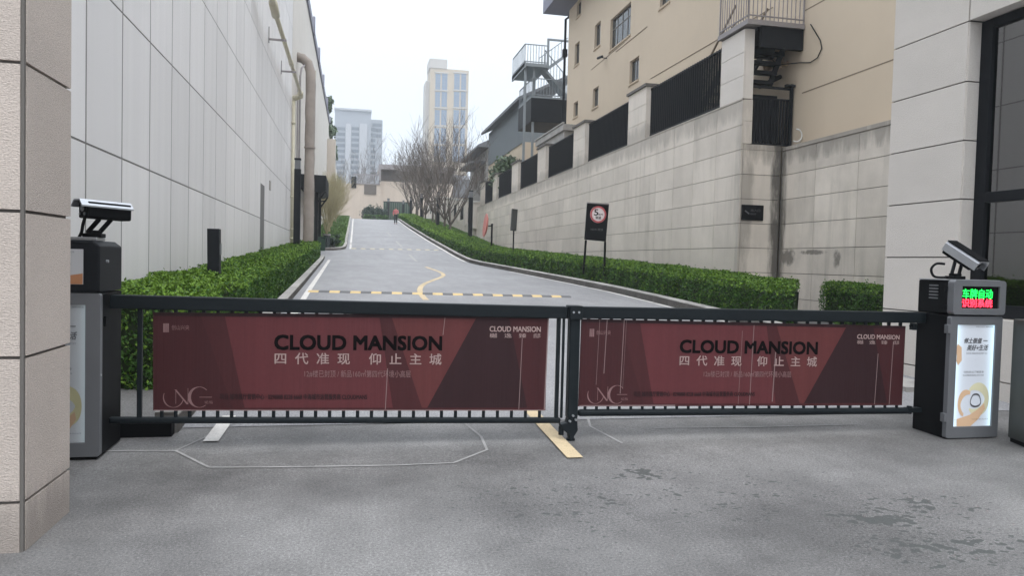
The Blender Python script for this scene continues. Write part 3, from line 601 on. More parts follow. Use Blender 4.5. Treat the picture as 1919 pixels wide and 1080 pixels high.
# ------------------------------------------------------------------ landing, stair and gate by the pier
t = thing('stair_landing', (10.2, 17.6, 7.1), 'pale railed steel landing on top of the near pier', 'landing')
mb = MB(); mb.box(9.42, 11.0, 16.95, 18.5, 7.50, 7.62); mb.build('floor', M_['galv'], t)
mb = MB(); mb.box(9.84, 11.0, 17.0, 17.12, 6.98, 7.495); mb.box(9.84, 11.0, 18.3, 18.42, 7.1, 7.495); mb.box(9.80, 11.0, 17.12, 18.3, 7.40, 7.495); mb.build('beam', M_['dark_metal'], t)
def railing(mb, a, b, z0, z1, n, w=.03, bw=.018):
    a, b = Vector(a), Vector(b)
    for z in (z0 + .1, z1): mb.bar((a.x, a.y, z), (b.x, b.y, z), w)
    for k in range(n + 1):
        p = a + (b - a) * k / n; q = .034 if k in (0, n) else bw
        mb.bar((p.x, p.y, z0), (p.x, p.y, z1), q)
mb = MB(); railing(mb, (9.45, 18.45), (9.45, 16.98), 7.62, 8.70, 12); mb.build('side_railing', M_['galv'], t)
mb = MB(); railing(mb, (9.45, 16.97), (10.97, 16.97), 7.62, 8.70, 13); mb.build('front_railing', M_['galv'], t)
t = thing('steel_stair', (10.4, 20, 4.5), 'dark open steel stair dropping behind the fence from the landing', 'stair')
for x in (9.92, 10.86):
    mb = MB(); mb.bar((x, 18.5, 7.45), (x, 22.6, 4.5), .05, .2); mb.build('stringer', M_['dark_metal'], t)
    mb = MB(); mb.bar((x, 18.5, 8.5), (x, 22.6, 5.55), .045); mb.bar((x, 18.5, 8.05), (x, 22.6, 5.1), .035); mb.bar((x, 20.5, 6.0), (x, 20.5, 7.06), .04); mb.build('handrail', M_['beige_line'], t)
for k in range(13): mb = MB(); f_ = (k + .5) / 13; y = 18.5 + 4.1 * f_; z = 7.45 - 2.95 * f_; mb.box(9.945, 10.835, y - .13, y + .13, z, z + .03); mb.build('tread', M_['dark_metal'], t)
t = thing('lower_flight', (10.3, 17.5, 6), 'short dark open stair flight under the landing', 'stair')
for k in range(4): mb = MB(); mb.box(9.82, 10.76 - .10 * k, 17.42, 17.60, 6.93 - .25 * k, 7.02 - .25 * k); mb.build('tread', M_['dark_metal'], t)
mb = MB(); mb.bar((10.84, 17.5, 7.38), (10.40, 17.5, 6.16), .05, .13); mb.build('stringer', M_['dark_metal'], t)
t = thing('black_gate', (10.6, 17.4, 4.6), 'black barred gate filling the gap beside the near pier', 'gate')
mb = MB(); mb.box(9.80, 11.0, 17.38, 17.42, 4.62, 4.67); mb.box(9.80, 11.0, 17.38, 17.42, 6.06, 6.12); mb.box(9.80, 11.0, 17.38, 17.42, 5.78, 5.82); mb.build('frame', M_['dark_metal'], t)
for k in range(14):
    x = 9.86 + (1.08) * k / 13
    mb = MB(); mb.box(x - .026, x + .026, 17.38, 17.42, 4.67, 5.78); mb.build('bar', M_['dark_metal'], t)
mb = MB(); mb.box(10.90, 10.97, 17.30, 17.37, 4.58, 6.2); mb.box(10.75, 11.0, 17.26, 17.37, 6.12, 6.18); mb.build('post', M_['dark_metal'], t)
mb = MB(); mb.box(9.9, 10.6, 17.44, 17.46, 4.7, 5.9); mb.build('sheet', M_['black_metal'], t)
t = thing('tarpaulin_sheet', (10.7, 18.2, 6.4), 'crumpled tan tarpaulin sheet sagging above the black gate', 'tarpaulin')
mb = MB(); random.seed(3); nu, nv = 16, 9; vs = []
for i in range(nu + 1):
    for j in range(nv + 1): u, v = i / nu, j / nv; vs.append((10.42 + .56 * u, 17.95 - .40 * v + .05 * math.sin(9 * u), 6.42 + .36 * u + .34 * (1 - v) + .05 * math.sin(11 * v + 5 * u) + .03 * math.sin(23 * u + 3 * v)))
mb.add(vs, [(i * (nv + 1) + j, i * (nv + 1) + j + 1, (i + 1) * (nv + 1) + j + 1, (i + 1) * (nv + 1) + j) for i in range(nu) for j in range(nv)], 0, 1)
o = mb.build('sheet', M_['tarp'], t, smooth=True); sf = o.modifiers.new('thick', 'SOLIDIFY'); sf.thickness = .012
mb = MB(); mb.tube([(10.35, 17.9, 6.22), (10.98, 17.95, 6.55)], .06, 10); mb.build('edge_pole', M_['dark_metal'], t, smooth=True)
t = thing('loop_cable', (11.0, 16.9, 6.8), 'thin black cable looping down the beige wall beside the landing', 'cable')
P = [at(x, y, X=XF - .03) for x, y in ((1519, 45), (1528, 60), (1537, 75), (1540, 90), (1532, 108), (1518, 117), (1500, 117))]
P += [Vector((10.7, 17.6, 6.75)), Vector((10.5, 17.8, 7.0))]
mb = MB(); mb.tube(P, .014, 6); mb.build('cable', M_['dark_metal'], t, smooth=True)
t = thing('hose_coil', (11.0, 16.8, 4.7), 'white hose end curled on the ledge by the gate', 'hose')
mb = MB(); mb.tube([Vector((10.84, 16.9, 4.82)) + Vector((.16 * math.sin(a), 0, .16 * math.cos(a))) for a in np.linspace(0, 3.6, 12)], .02, 6); mb.build('hose', M_['white_paint'], t, smooth=True)
# ------------------------------------------------------------------ buildings behind the fence
t = thing('concrete_annex', (10.6, 38, 3), 'weathered concrete annex with a slab roof behind the third fence', 'annex')
mb = MB(); mb.box(10.2, 10.98, 36.1, 41.5, 2, 8.1); mb.build('wall', M_['concrete'], t); mb = MB(); mb.box(10.1, 11.01, 35.9, 41.7, 8.1, 8.42); mb.box(10.05, 10.15, 35.85, 41.75, 8.42, 8.5); mb.build('roof', M_['concrete'], t, bevel=.02)
t = thing('sheet_metal_shed', (12.5, 55, 3), 'grey corrugated shed on a beige base beyond the beige building', 'shed')
mb = MB(); mb.box(11.0, 14.8, 48.6, 62, 2, 9.5); mb.build('base', M_['beige'], t)
mb = MB(); n = 70
for k in range(n): y = 48.65 + 13.3 * k / n; mb.box(10.96 if k % 2 else 10.92, 11.4, y, y + 13.3 / n, 9.5, 12.2, 0, .96 if k % 2 else 1.04)
mb.box(11.4, 14.7, 48.65, 61.9, 9.5, 12.2, 0, .9); mb.build('cladding', M_['corr'], t)
mb = MB(); mb.prism([(10.4, 48.2, 12.15), (10.4, 48.2, 12.35), (14.9, 48.2, 14.6), (14.9, 48.2, 14.4)], (0, 14.4, 0)); mb.build('roof', M_['roof_grey'], t)
t = thing('fire_escape', (11.2, 45, 9), 'grey steel fire escape with railed landings behind the beige building', 'fire escape')
mb = MB(); mb.box(10.1, 13.2, 43.0, 46.5, 9.8, 11.2); mb.build('lower_deck', M_['dark_metal'], t)
mb = MB(); mb.box(10.1, 13.2, 42.98, 46.5, 11.2, 11.3); mb.box(9.62, 11.1, 42.9, 46.5, 13.0, 13.2); mb.box(9.62, 9.7, 42.85, 46.5, 12.9, 13.25); mb.build('upper_deck', M_['corr'], t)
for x in (9.68, 10.2): mb = MB(); mb.box(x, x + .13, 43.1, 43.23, 4, 13.0); mb.build('post', M_['corr'], t)
mb = MB(); railing(mb, (9.65, 46.4), (9.65, 43), 13.2, 14.3, 10, .05, .03); railing(mb, (9.65, 43), (11.0, 43), 13.2, 14.3, 8, .05, .03); mb.build('upper_railing', M_['corr'], t)
mb = MB(); railing(mb, (10.15, 43.02), (12.6, 43.02), 11.3, 12.35, 14, .05, .03); railing(mb, (10.15, 46.5), (10.15, 43), 11.3, 12.35, 10, .05, .03); mb.build('lower_railing', M_['corr'], t)
mb = MB(); mb.bar((10.8, 43.6, 13.1), (12.4, 43.6, 11.4), .9, .14); mb.bar((10.9, 43.2, 14.1), (12.5, 43.2, 12.4), .05); mb.build('lower_stair', M_['corr'], t)
for k in range(9): mb = MB(); f_ = k / 8; mb.bar((10.9 + 1.5 * f_, 43.15, 13.05 - 1.6 * f_), (10.9 + 1.5 * f_, 43.15, 14.05 - 1.6 * f_), .03); mb.build('baluster', M_['corr'], t)
mb = MB(); mb.bar((11.0, 45.4, 13.1), (12.8, 45.4, 14.5), .9, .14); mb.bar((11.0, 45, 14.1), (12.8, 45, 15.5), .05)
for k in range(9): mb.bar((11 + .2 * k, 45, 13.2 + .155 * k), (11 + .2 * k, 45, 14.1 + .155 * k), .03)
mb.build('upper_stair', M_['corr'], t)
mb = MB(); mb.box(11.0, 11.12, 43.0, 43.12, 13.2, 14.75); mb.box(11.12, 12.4, 43.0, 43.12, 14.65, 14.75); mb.build('door_frame', M_['corr'], t)
t = thing('corner_drainpipe', (11.0, 39.0, 8), 'dark drainpipe down the far corner of the beige building', 'pipe')
mb = MB(); mb.tube([(11.3, 39.2, 14.9), (10.95, 39.0, 14.6), (10.95, 39.0, 8.4)], .07, 8); mb.box(10.83, 11.07, 38.9, 39.12, 12.6, 13.0); mb.build('pipe', M_['dark_metal'], t)
t = thing('far_villa', (13, 72, 4), 'grey villa with a dark roof beyond the corrugated shed', 'house')
mb = MB(); mb.box(11.6, 17, 66, 76, 3, 11.8); mb.build('wall', M_['concrete'], t)
mb = MB(); mb.prism([(10.6, 65.3, 11.8), (14.3, 65.3, 13.6), (18, 65.3, 11.8), (18, 65.3, 11.6), (10.6, 65.3, 11.6)], (0, 11.4, 0)); mb.box(10.2, 11.6, 67, 74, 10.4, 10.6); mb.build('roof', M_['roof_grey'], t)
for y in (67.5, 71.5): mb = MB(); mb.box(11.54, 11.6, y, y + 1.7, 8.6, 10.2); mb.build('window', M_['win_frame'], t)

# ------------------------------------------------------------------ far low wall with piers and fences, beyond the retaining wall
random.seed(21)
t = thing('far_boundary_wall', (9.4, 75, 4), 'far low granite wall with white capped piers behind the bare trees', 'wall')
mb = MB(); FB = []
yy = [58.6 + 4.6 * k for k in range(10)]
for k in range(9):
    a, b = yy[k], yy[k + 1]; base = g((a + b) / 2) + 1.15; mb.box(9.3, 9.7, a, b, g(a) - .5, base, 0, random.uniform(.95, 1.05)); FB.append((a, b, base))
mb.build('masonry', [M_['granite_r']], t)
for k in range(9):
    a, b, base = FB[k]; mb = MB(); mb.box(9.2, 9.75, a - .45, a + .45, base - .6, base + 1.45); o = mb.build('pier', M_['granite_g'], t); mb = MB(); mb.box(9.12, 9.83, a - .53, a + .53, base + 1.45, base + 1.55); mb.build('cap', M_['white_paint'], o)
for k in range(8):
    a, b, base = FB[k]
    t = thing('metal_fence', (9.5, (a + b) / 2, base), 'dark bar fence between piers on the far low wall', 'fence', 'dark fences on the far low wall')
    mb = MB(); n = 22
    for q in range(n + 1): y = a + .46 + (b - a - .92) * q / n; mb.box(9.46, 9.52, y - .03, y + .03, base + .002, base + 1.25)
    mb.build('bar_panel', M_['dark_metal'], t)
    mb = MB(); mb.box(9.45, 9.53, a + .455, b - .455, base + 1.25, base + 1.31); mb.build('rail', M_['dark_metal'], t)
# ------------------------------------------------------------------ end of the road
t = thing('end_building', (5, 112, 5), 'low beige building with roof railing closing the top of the ramp', 'building')
mb = MB(); mb.box(-4.5, 3.6, 108, 118, 4, 12.0); mb.box(3.602, 14, 108.3, 118, 4, 12.6); mb.build('wall', M_['end_beige'], t)
mb = MB(); mb.box(-.2, 3.5, 107.9, 108.2, 12.0, 12.15); mb.box(-.2, 3.5, 107.9, 108.1, 13.3, 13.45)
for k in range(26): x = -.15 + 3.6 * k / 25; mb.box(x, x + .05, 107.95, 108.05, 12.15, 13.3)
mb.build('roof_railing', M_['galv'], t)
mb = MB(); mb.box(1.3, 3.0, 107.9, 108.0, 10.6, 12.0 - .05); wf_ = mb.build('window', M_['win_frame'], t)
mb = MB(); mb.box(-.5, .2, 107.9, 108.0, 11.4, 13.0); mb.build('shutter', M_['dark_metal'], t)
mb = MB(); mb.box(3.3, 14.2, 107.4, 116, 14.2, 14.9); mb.box(3.3, 3.6, 107.4, 108.2, 12.6, 14.2); mb.build('roof', M_['galv'], t)
mb = MB(); mb.box(3.61, 14, 108.8, 116, 12.6, 14.2); mb.build('loft', M_['win_frame'], t)
t = thing('long_grey_hall', (20, 125, 6), 'long hall with grey roof seen through the bare trees', 'building')
mb = MB(); mb.box(14.2, 40, 118, 135, 5, 11.5); mb.build('wall', M_['end_beige'], t); mb = MB(); mb.prism([(13.5, 117.3, 11.5), (13.5, 117.3, 14.4), (13.5, 126, 16.0), (13.5, 136, 11.5)], (27, 0, 0)); mb.build('roof', M_['roof_grey'], t)
t = thing('sheet_hedge', (5, 104, 6), 'dark green clipped hedge built as flat sheets behind the walking person', 'fence')  # flat green sheets added in place of a clipped hedge
mb = MB()
for k in range(12): x = 3.9 + .3 * k; mb.box(x, x + .28, 103.9, 104, 6, 9.3)
mb.build('sheet', M_['green_plastic'], t); mb = MB(); mb.box(3.85, 7.6, 103.88, 104.02, 9.3, 9.4); mb.build('rail', M_['dark_metal'], t)
t = thing('utility_box', (3.2, 100, 6.1), 'pale grey utility cabinet beside the clipped far hedge', 'utility box')
mb = MB(); mb.box(2.75, 3.75, 100, 100.8, 6.05, 8.0); mb.build('body', M_['corr'], t, bevel=.03); mb = MB(); mb.box(2.7, 3.8, 99.95, 100.85, 8.0, 8.08); mb.build('lid', M_['galv'], t)
# ------------------------------------------------------------------ two far towers
t = thing('cream_tower', (55, 380, 0), 'tall cream tower with blue window strips in the haze', 'tower')
YT = 380.
def tx(px): return at(px, 300, Y=YT).x
def tz(px, py): return at(px, py, Y=YT).z
x0, x1 = tx(803), tx(875); top = tz(840, 129); topr = tz(815, 110)
mb = MB(); mb.box(x0, x1, YT, YT + 16, 0, top); mb.build('block', M_['cream'], t)
mb = MB(); mb.box(x0 - .5, tx(834), YT - .4, YT + 14, top, topr); mb.build('lift_house', M_['tower_white'], t)
mb = MB(); mb.box(tx(796), x0 - .003, YT + 4, YT + 16, 0, tz(800, 148)); mb.build('side_wing', M_['tower_white'], t)
wy = [(137, 167), (171, 199), (205, 233), (239, 268), (273, 302)]
for a, b in ((813, 822), (825, 835), (848, 858), (861, 870)):
    for c, d in wy:
        mb = MB(); X0, X1 = tx(a), tx(b); Z1, Z0 = tz((a + b) / 2, c + 1), tz((a + b) / 2, d + 1)
        mb.box(X0, X1, YT - .15, YT - .003, Z0, Z1); w_ = mb.build('window', M_['tower_win'], t)
        mb = MB()
        for k in range(1, 6): z = Z0 + (Z1 - Z0) * k / 6; mb.box(X0, X1, YT - .25, YT - .152, z - .12, z + .12)
        mb.box((X0 + X1) / 2 - .1, (X0 + X1) / 2 + .1, YT - .30, YT - .252, Z0, Z1); mb.build('glazing_bars', M_['haze_a'], w_)
mb = MB()
for a, b in ((811, 837), (846, 872)):
    for c in (135, 168, 201, 235, 269): mb.box(tx(a), tx(b), YT - .5, YT - .004, tz((a + b) / 2, c + 2.2), tz((a + b) / 2, c))
mb.build('trim', M_['tower_white'], t)
t = thing('grey_tower', (-20, 420, 0), 'pale grey apartment tower fading into haze on the left', 'tower')
YT = 430.
x0, x1 = tx(626), tx(694); top = tz(660, 207)
mb = MB(); mb.box(x0, x1, YT, YT + 18, 0, top); mb.build('block', M_['haze_a'], t)
mb = MB(); mb.box(x1 + .003, tx(716), YT + 2, YT + 18, 0, tz(705, 223)); mb.build('side_block', M_['haze_a'], t)
mb = MB(); mb.box(tx(647), tx(657), YT - .8, YT - .003, 0, tz(652, 232)); mb.box(tx(673), tx(687), YT - .8, YT - .003, 0, tz(680, 232)); mb.box(x0 - .3, x1 + .3, YT - .9, YT + 18, top, top + 1); mb.build('white_shaft', M_['haze_w'], t)
for k in range(14):
    py = 238 + 10.5 * k
    for a, b in ((631, 646), (658, 672), (689, 703)):
        yy_ = YT if b < 690 else YT + 2
        mb = MB(); mb.box(tx(a), tx(b), yy_ - .25, yy_ - .003 if b < 690 else YT - .26 + 2, tz((a + b) / 2, py + 6), tz((a + b) / 2, py)); mb.build('window', M_['tower_win2'], t)
for k in range(3): mb = MB(); mb.box(tx(697), tx(714), YT + 1.7, YT + 1.99, tz(705, 236 + 10 * k), tz(705, 230 + 10 * k)); mb.build('window', M_['tower_win2'], t)

# ------------------------------------------------------------------ hedges and planting
def hedge(name, y0, y1, xf, xb, hgt, label, cat='hedge', seed=1, group=None, ends=(True, True), lsz=.026, young_lit=.5, ref=12., dens=1.0, rnd=.12):
    """clipped hedge between the front line xf(Y) and the back line xb(Y)"""
    rs = np.random.RandomState(seed)
    t = thing(name, (float(xf((y0 + y1) / 2)), (y0 + y1) / 2, g((y0 + y1) / 2)), label, cat, group)
    sg = 1 if xb(y0) > xf(y0) else -1
    pts = []; siz = []; slot = []
    bm_ = lambda Y, s: .025 * math.sin(Y * 2.1 + s) + .02 * math.sin(Y * 5.3 + 2 * s) + .025 * math.sin(Y * 11.7 + s)
    Y = y0
    while Y < y1:
        step = .25; sz = lsz * max(1, Y / ref) ** .8; w = abs(xb(Y) - xf(Y)); vis = w if Y < 30 else w
        for kind_, area in (('f', hgt), ('t', vis)):
            n = rs.poisson(dens * step * area * 1.35 / (sz * sz))
            for _ in range(n):
                y = Y + rs.rand() * step; r = rs.rand(); d = abs(rs.normal(0, .035)) - .02
                if kind_ == 'f':
                    z = r * hgt; ins = rnd * max(0, (z - hgt + rnd) / rnd) ** 2 if z > hgt - rnd else 0
                    off = d + ins - bm_(y, z * 3)
                    p = (xf(y) + sg * off, y, g(y) + z)
                    top = z > hgt - .15
                else:
                    o = r * w; dz = -d + bm_(y + o, 1.0) * .8 - (rnd * max(0, 1 - o / rnd) ** 2)
                    p = (xf(y) + sg * o, y, g(y) + hgt + dz); top = True
                pts.append(p); siz.append(sz); slot.append(1 if rs.rand() < (young_lit * 1.3 if top else young_lit * .3) else 0)  # more pale leaves on top: new growth plus painted top light
                if rs.rand() < .003 and top: pts[-1] = (p[0], p[1], p[2] + .05 + .08 * rs.rand())
        Y += step
    for e, ye_ in ((0, y0), (1, y1)):
        if not ends[e]: continue
        w = abs(xb(ye_) - xf(ye_)); sz = lsz * max(1, ye_ / ref) ** .8
        for _ in range(int(w * hgt * 1.5 * dens / (sz * sz))):
            o = rs.rand() * w; z = rs.rand() * hgt; d = abs(rs.normal(0, .04)) - .02
            rr = rnd * (max(0, 1 - o / .3) ** 2 + max(0, (o - w + .3) / .3) ** 2)
            pts.append((xf(ye_) + sg * o, ye_ + (1 if e == 0 else -1) * (d + rr - bm_(o * 2, z * 4)), g(ye_) + z)); siz.append(sz); slot.append(1 if rs.rand() < young_lit * .4 else 0)
    leaves('foliage', pts, siz, [M_['leafa'], M_['leafb']], t, seed, slot=slot, up=.5)
    mb = MB(); n = max(2, int((y1 - y0) / .6)); rows = []
    for i in range(n + 1):
        y = y0 + .07 + (y1 - y0 - .14) * i / n; a, b = xf(y) + sg * .06, xb(y) - sg * .05; z0, z1 = g(y) - .05, g(y) + hgt - .08
        rows += [(a, y, z0), (a, y, z1 - .08), (a + sg * .1, y, z1), (b, y, z1), (b, y, z0)]
    mb.add(rows, [(5 * i + j, 5 * i + j + 1, 5 * i + 6 + j, 5 * i + 5 + j) for i in range(n) for j in range(4)] + [(0, 1, 2, 3, 4), tuple(5 * n + j for j in range(5))], 0, 1)
    mb.build('twigs', M_['hedgecore'], t)
    return t
random.seed(5)
hedge('clipped_hedge', 12.15, 46.0, lambda y: rk(y) + .24 + max(0, 12.6 - y) * .3, lambda y: max(rk(y) + .5, min(9.42, rk(y) + 1.75, .657 * y)), .84, 'long clipped green hedge along the right kerb below the granite wall', seed=2, ends=(True, False))
hedge('clipped_hedge', 46.0, 90.0, lambda y: rk(y) + .24, lambda y: rk(y) + 1.9, .75, 'distant strip of clipped hedge under the bare trees on the right', seed=3, ends=(False, True), young_lit=.7)
hedge('clipped_hedge', 11.0, 14.15, lambda y: 9.82, lambda y: 10.56, .84, 'short clipped hedge between the recessed wall and the gatehouse pier', seed=4, young_lit=.35)
hedge('clipped_hedge', 7.9, 11.25, lambda y: -1.62 + .1 * math.sin(y * 3), lambda y: -2.70, .92, 'low broad clipped hedge close behind the left gate leaf', seed=5, young_lit=.65)
hedge('clipped_hedge', 11.6, 38.2, lambda y: -1.66, lambda y: -2.70, .86, 'long clipped hedge along the left kerb below the grey panels', seed=6, young_lit=.5)
def cover(name, y0, y1, xa, xb, h, label, m, seed, lsz):
    rs = np.random.RandomState(seed); pts = []; siz = []; Y = y0
    while Y < y1:
        w = xb(Y) - xa(Y)
        for _ in range(int(w * 1.0 * 420)): y = Y + rs.rand(); x = xa(y) + rs.rand() * w; pts.append((x, y, g(y) + h * (.35 + .65 * rs.rand()))); siz.append(lsz)
        Y += 1.0
    o = leaves(name, pts, siz, [m], None, seed, up=.8, kind='stuff'); tag(o, label, 'ground cover'); return o
cover('ground_cover', 44.6, 89, lambda y: -2.7, lambda y: lk(y) - .2, .30, 'bright green ground cover along the upper left kerb', M_['lawn'], 9, .10)
cover('ground_cover', 46, 90, lambda y: rk(y) + 2.0, lambda y: 9.2, .25, 'green ground cover under the bare trees', M_['lawn'], 10, .11)
def shrub(name, c, r, n, m, label, cat, seed, lsz, group=None, stem=True, flat=1.0):
    """free shrub: clumps of leaves round a stem"""
    rs = np.random.RandomState(seed); t = thing(name, (c[0], c[1], c[2]), label, cat, group)
    cl = rs.normal(size=(max(6, n // 70), 3)); cl /= np.linalg.norm(cl, axis=1)[:, None]; cl *= (rs.rand(len(cl), 1) ** .5) * .82
    k = rs.randint(len(cl), size=n); P = cl[k] + rs.normal(scale=.17, size=(n, 3)); P *= np.array(r)
    P += np.array((c[0], c[1], c[2] + r[2] * .95))
    P[:, 2] = np.maximum(P[:, 2], c[2] + .03)
    leaves('crown', P.tolist(), lsz, [m], t, seed, up=.2)
    if stem:
        mb = MB(); random.seed(seed)
        for q in range(5): mb.tube([(c[0], c[1], c[2] - .1), (c[0] + random.uniform(-.3, .3) * r[0], c[1] + random.uniform(-.3, .3) * r[1], c[2] + r[2] * .6), (c[0] + random.uniform(-.6, .6) * r[0], c[1] + random.uniform(-.6, .6) * r[1], c[2] + r[2] * 1.3)], [.03, .02, .008], 5)
        mb.build('trunk', M_['bark'], t)
    return t
shrub('dark_shrub', (-1.15, 44.7, g(44.7) + .1), (.62, .6, .42), 900, M_['everd'], 'dark rounded shrub at the bend of the upper left kerb', 'shrub', 31, .07)
shrub('evergreen_tree', (10.5, 51.2, 6.3), (1.2, 2.9, 1.35), 5200, M_['ever'], 'drooping evergreen rising behind the fifth fence', 'tree', 32, .15)
shrub('evergreen_tree', (10.6, 46.8, 6.2), (.5, .9, .6), 500, M_['ever'], 'small green bush peeping over the fourth fence', 'shrub', 33, .12)
hx = lambda px: at(px, 400, Y=99).x
for i, (px, r, h) in enumerate(((688, 1.0, 1.3), (703, 1.1, 1.35), (717, .9, 1.2))):
    shrub('round_shrub', (hx(px), 99, 6.0), (r, .8, h), 1100, M_['everd'], ['leftmost round dark shrub at the top of the ramp', 'middle round dark shrub at the top of the ramp', 'round dark shrub touching the grey utility cabinet'][i], 'shrub', 40 + i, .16, 'round shrubs at the top of the ramp')
hedge('clipped_hedge', 96.5, 97.6, lambda y: hx(682), lambda y: hx(727), .9, 'low dark box hedge in front of the round shrubs at the far end', seed=8, young_lit=.05, lsz=.03)
for i, (y, x, z, r) in enumerate(((76, -2.75, 15.9, (.45, 2.2, .9)), (83, -2.6, 14.0, (.5, 3.5, 1.3)), (89, -2.5, 12.2, (.6, 2.4, 1.4)), (97, -2.3, 8.4, (.6, 2.2, 1.8)))):
    shrub('overhanging_shrub', (x, y, z), r, 700, M_['ever'], ['green shrub spilling over the top of the cream wall', 'bushy green growth hanging below the wall top behind the pilaster', 'green growth over the far low bay of the wall', 'lowest green growth at the far end of the wall'][i], 'shrub', 50 + i, .22)

def bare_tree(seed, H, trunk_h=1.3, limbs=6, spread=.5, r0=.085, twig=.011, lv=3, kids=4):
    """trunk and crown of a leafless tree around the origin"""
    rnd = random.Random(seed); cr_ = MB()
    def branch(p, d, L, r, level):
        n = 4 if level < 2 else 3; pts = [p]; q = p; dd = d
        for i in range(n):
            dd = (dd + Vector((rnd.uniform(-.12, .12), rnd.uniform(-.12, .12), .10 + rnd.uniform(-.05, .08)))).normalized(); q = q + dd * L / n; pts.append(q)
        rr = [max(twig * .6, r * (1 - .62 * i / n)) for i in range(n + 1)]
        cr_.tube(pts, rr, 5 if level < 2 else 3, cap=False)
        if level >= lv: return
        for k in range(kids if level else kids + 1):
            f_ = rnd.uniform(.25, 1.0); i = min(n - 1, int(f_ * n)); a = pts[i] + (pts[i + 1] - pts[i]) * (f_ * n - i)
            e = (pts[i + 1] - pts[i]).normalized(); s_ = e.orthogonal().normalized(); s_.rotate(Matrix.Rotation(rnd.uniform(0, 6.28), 3, e))
            branch(a, (e + s_ * rnd.uniform(.35, .7)).normalized(), L * rnd.uniform(.5, .72), max(twig, rr[i] * .55), level + 1)
    for k in range(limbs):
        a = 6.283 * (k + rnd.uniform(-.3, .3)) / limbs; sp = spread * rnd.uniform(.6, 1.15)
        branch(Vector((0, 0, trunk_h - .05 - .12 * rnd.random())), Vector((sp * math.cos(a), sp * math.sin(a), 1)).normalized(), H * rnd.uniform(.36, .46), r0 * .58, 0)
    tr = MB(); tr.tube([(0, 0, -.3), (.01, 0, .4), (0, .01, trunk_h * .7), (0, 0, trunk_h)], [r0 * 1.25, r0 * 1.1, r0, r0 * .9], 9)
    return tr, cr_
protos = []
for sd_ in range(4):
    tr, cr_ = bare_tree(100 + sd_, 10.0, 1.25 + .15 * sd_, 7 + sd_ % 2, .76, .095, .0135, 3, 3)
    t = thing('bare_tree', (0, 0, 0), 'tree', 'tree', 'leafless trees along the right of the ramp')
    tr.build('trunk', M_['bark'], t, smooth=True); cr_.build('crown', M_['bark'], t)
    wb = MB(); wb.tube([(0, 0, -.3), (.01, 0, .4), (.008, .006, .72)], [.115, .103, .098], 9); wb.build('painted_base', M_['white_paint'], t, smooth=True); protos.append(t)
TL = ['nearest leafless tree with whitewashed trunk, right of the upper ramp', 'leafless tree second from the near end of the right-hand row', 'leafless tree third from the near end of the right-hand row', 'leafless tree fourth from the near end of the right-hand row',
      'leafless tree fifth from the near end of the right-hand row', 'leafless tree sixth from the near end of the right-hand row', 'leafless tree third from the far end of the right-hand row', 'leafless tree second from the far end of the right-hand row', 'farthest leafless tree of the right-hand row']
for i, y in enumerate((55.5, 60.5, 65, 69.5, 74, 78.5, 82.5, 86.5, 90.5)):
    o = protos[i] if i < 4 else copy_tree(protos[i % 4])
    o.location = (7.15 - .008 * (y - 55) + (.12 if i % 2 else -.1), y, g(y)); o.rotation_euler = (0, 0, 1.3 * i); o['label'] = TL[i]; o.scale = (1, 1, 1.0 + .05 * ((i * 7) % 3 - 1))
tr, cr_ = bare_tree(140, 5.4, .5, 13, .34, .05, .012, 2, 5)
t0 = thing('yellow_stem_shrub', (0, 0, 0), 'x', 'shrub', 'bare yellowish shrubs along the left wall'); tr.build('trunk', M_['bark_y'], t0); cr_.build('crown', M_['bark_y'], t0)
for i, (x, y, s_) in enumerate(((-1.75, 50, .95), (-1.75, 56, 1.05), (-1.8, 63, 1.1), (-1.7, 71, 1.1))):
    o = t0 if i == 0 else copy_tree(t0); o.location = (x, y, g(y) + .1); o.scale = (s_, s_, s_); o.rotation_euler = (0, 0, i * 1.7)
    o['label'] = ['nearest bare yellow-stemmed shrub beside the dark canopy', 'second bare yellow-stemmed shrub behind the canopy', 'third bare yellow-stemmed shrub along the left wall', 'farthest bare yellow-stemmed shrub along the left wall'][i]
for i, (px, Y, s_) in enumerate(((690, 135, 1.55), (660, 140, 1.3))):
    o = copy_tree(protos[1 + i]); p = at(px, 330, Y=Y); o.location = (p.x, Y, 7.5); o.scale = (s_,) * 3; o['label'] = ['bare tree standing behind the roof railing of the end building', 'smaller bare tree behind the end building near the left wall'][i]; o['group'] = 'bare trees behind the end building'
o = copy_tree(protos[2]); o.location = (11.0, 62.5, 5.6); o.scale = (.5, .5, .45); o['label'] = 'small leafless tree behind the last black fence'; del o['group']

# ------------------------------------------------------------------ lamp columns, bollard, canopy, bins
def lamp_column(x, y, top, label, w=.26, nm='lamp_column', grp='dark square lamp columns along the ramp', base=None):
    z0 = g(y) if base is None else base
    t = thing(nm, (x, y, z0), label, 'lamp', grp); h = w / 2
    mb = MB(); mb.box(x - h, x + h, y - h, y + h, z0 - .2, top - .45); mb.box(x - h, x + h, y - h, y + h, top - .08, top); mb.box(x - h - .02, x + h + .02, y - h - .02, y + h + .02, z0 - .1, z0 + .06); mb.build('post', M_['dark_metal'], t, bevel=.008)
    mb = MB(); mb.box(x - h + .02, x + h - .02, y - h + .02, y + h - .02, top - .449, top - .081); mb.build('lamp_head', M_['grey_metal'], t)
lamp_column(-2.32, 32.0, 5.52, 'tall dark square lamp column against the left wall')
lamp_column(7.4, 48.0, 6.05, 'nearest dark lamp column of the right-hand row, before the trees')
lamp_column(6.82, 62.0, 7.14, 'second dark lamp column of the right-hand row, among trunks')
lamp_column(6.75, 77.0, 8.28, 'third dark lamp column of the right-hand row, among trunks')
lamp_column(6.45, 88.0, 8.85, 'fourth dark lamp column of the right-hand row')
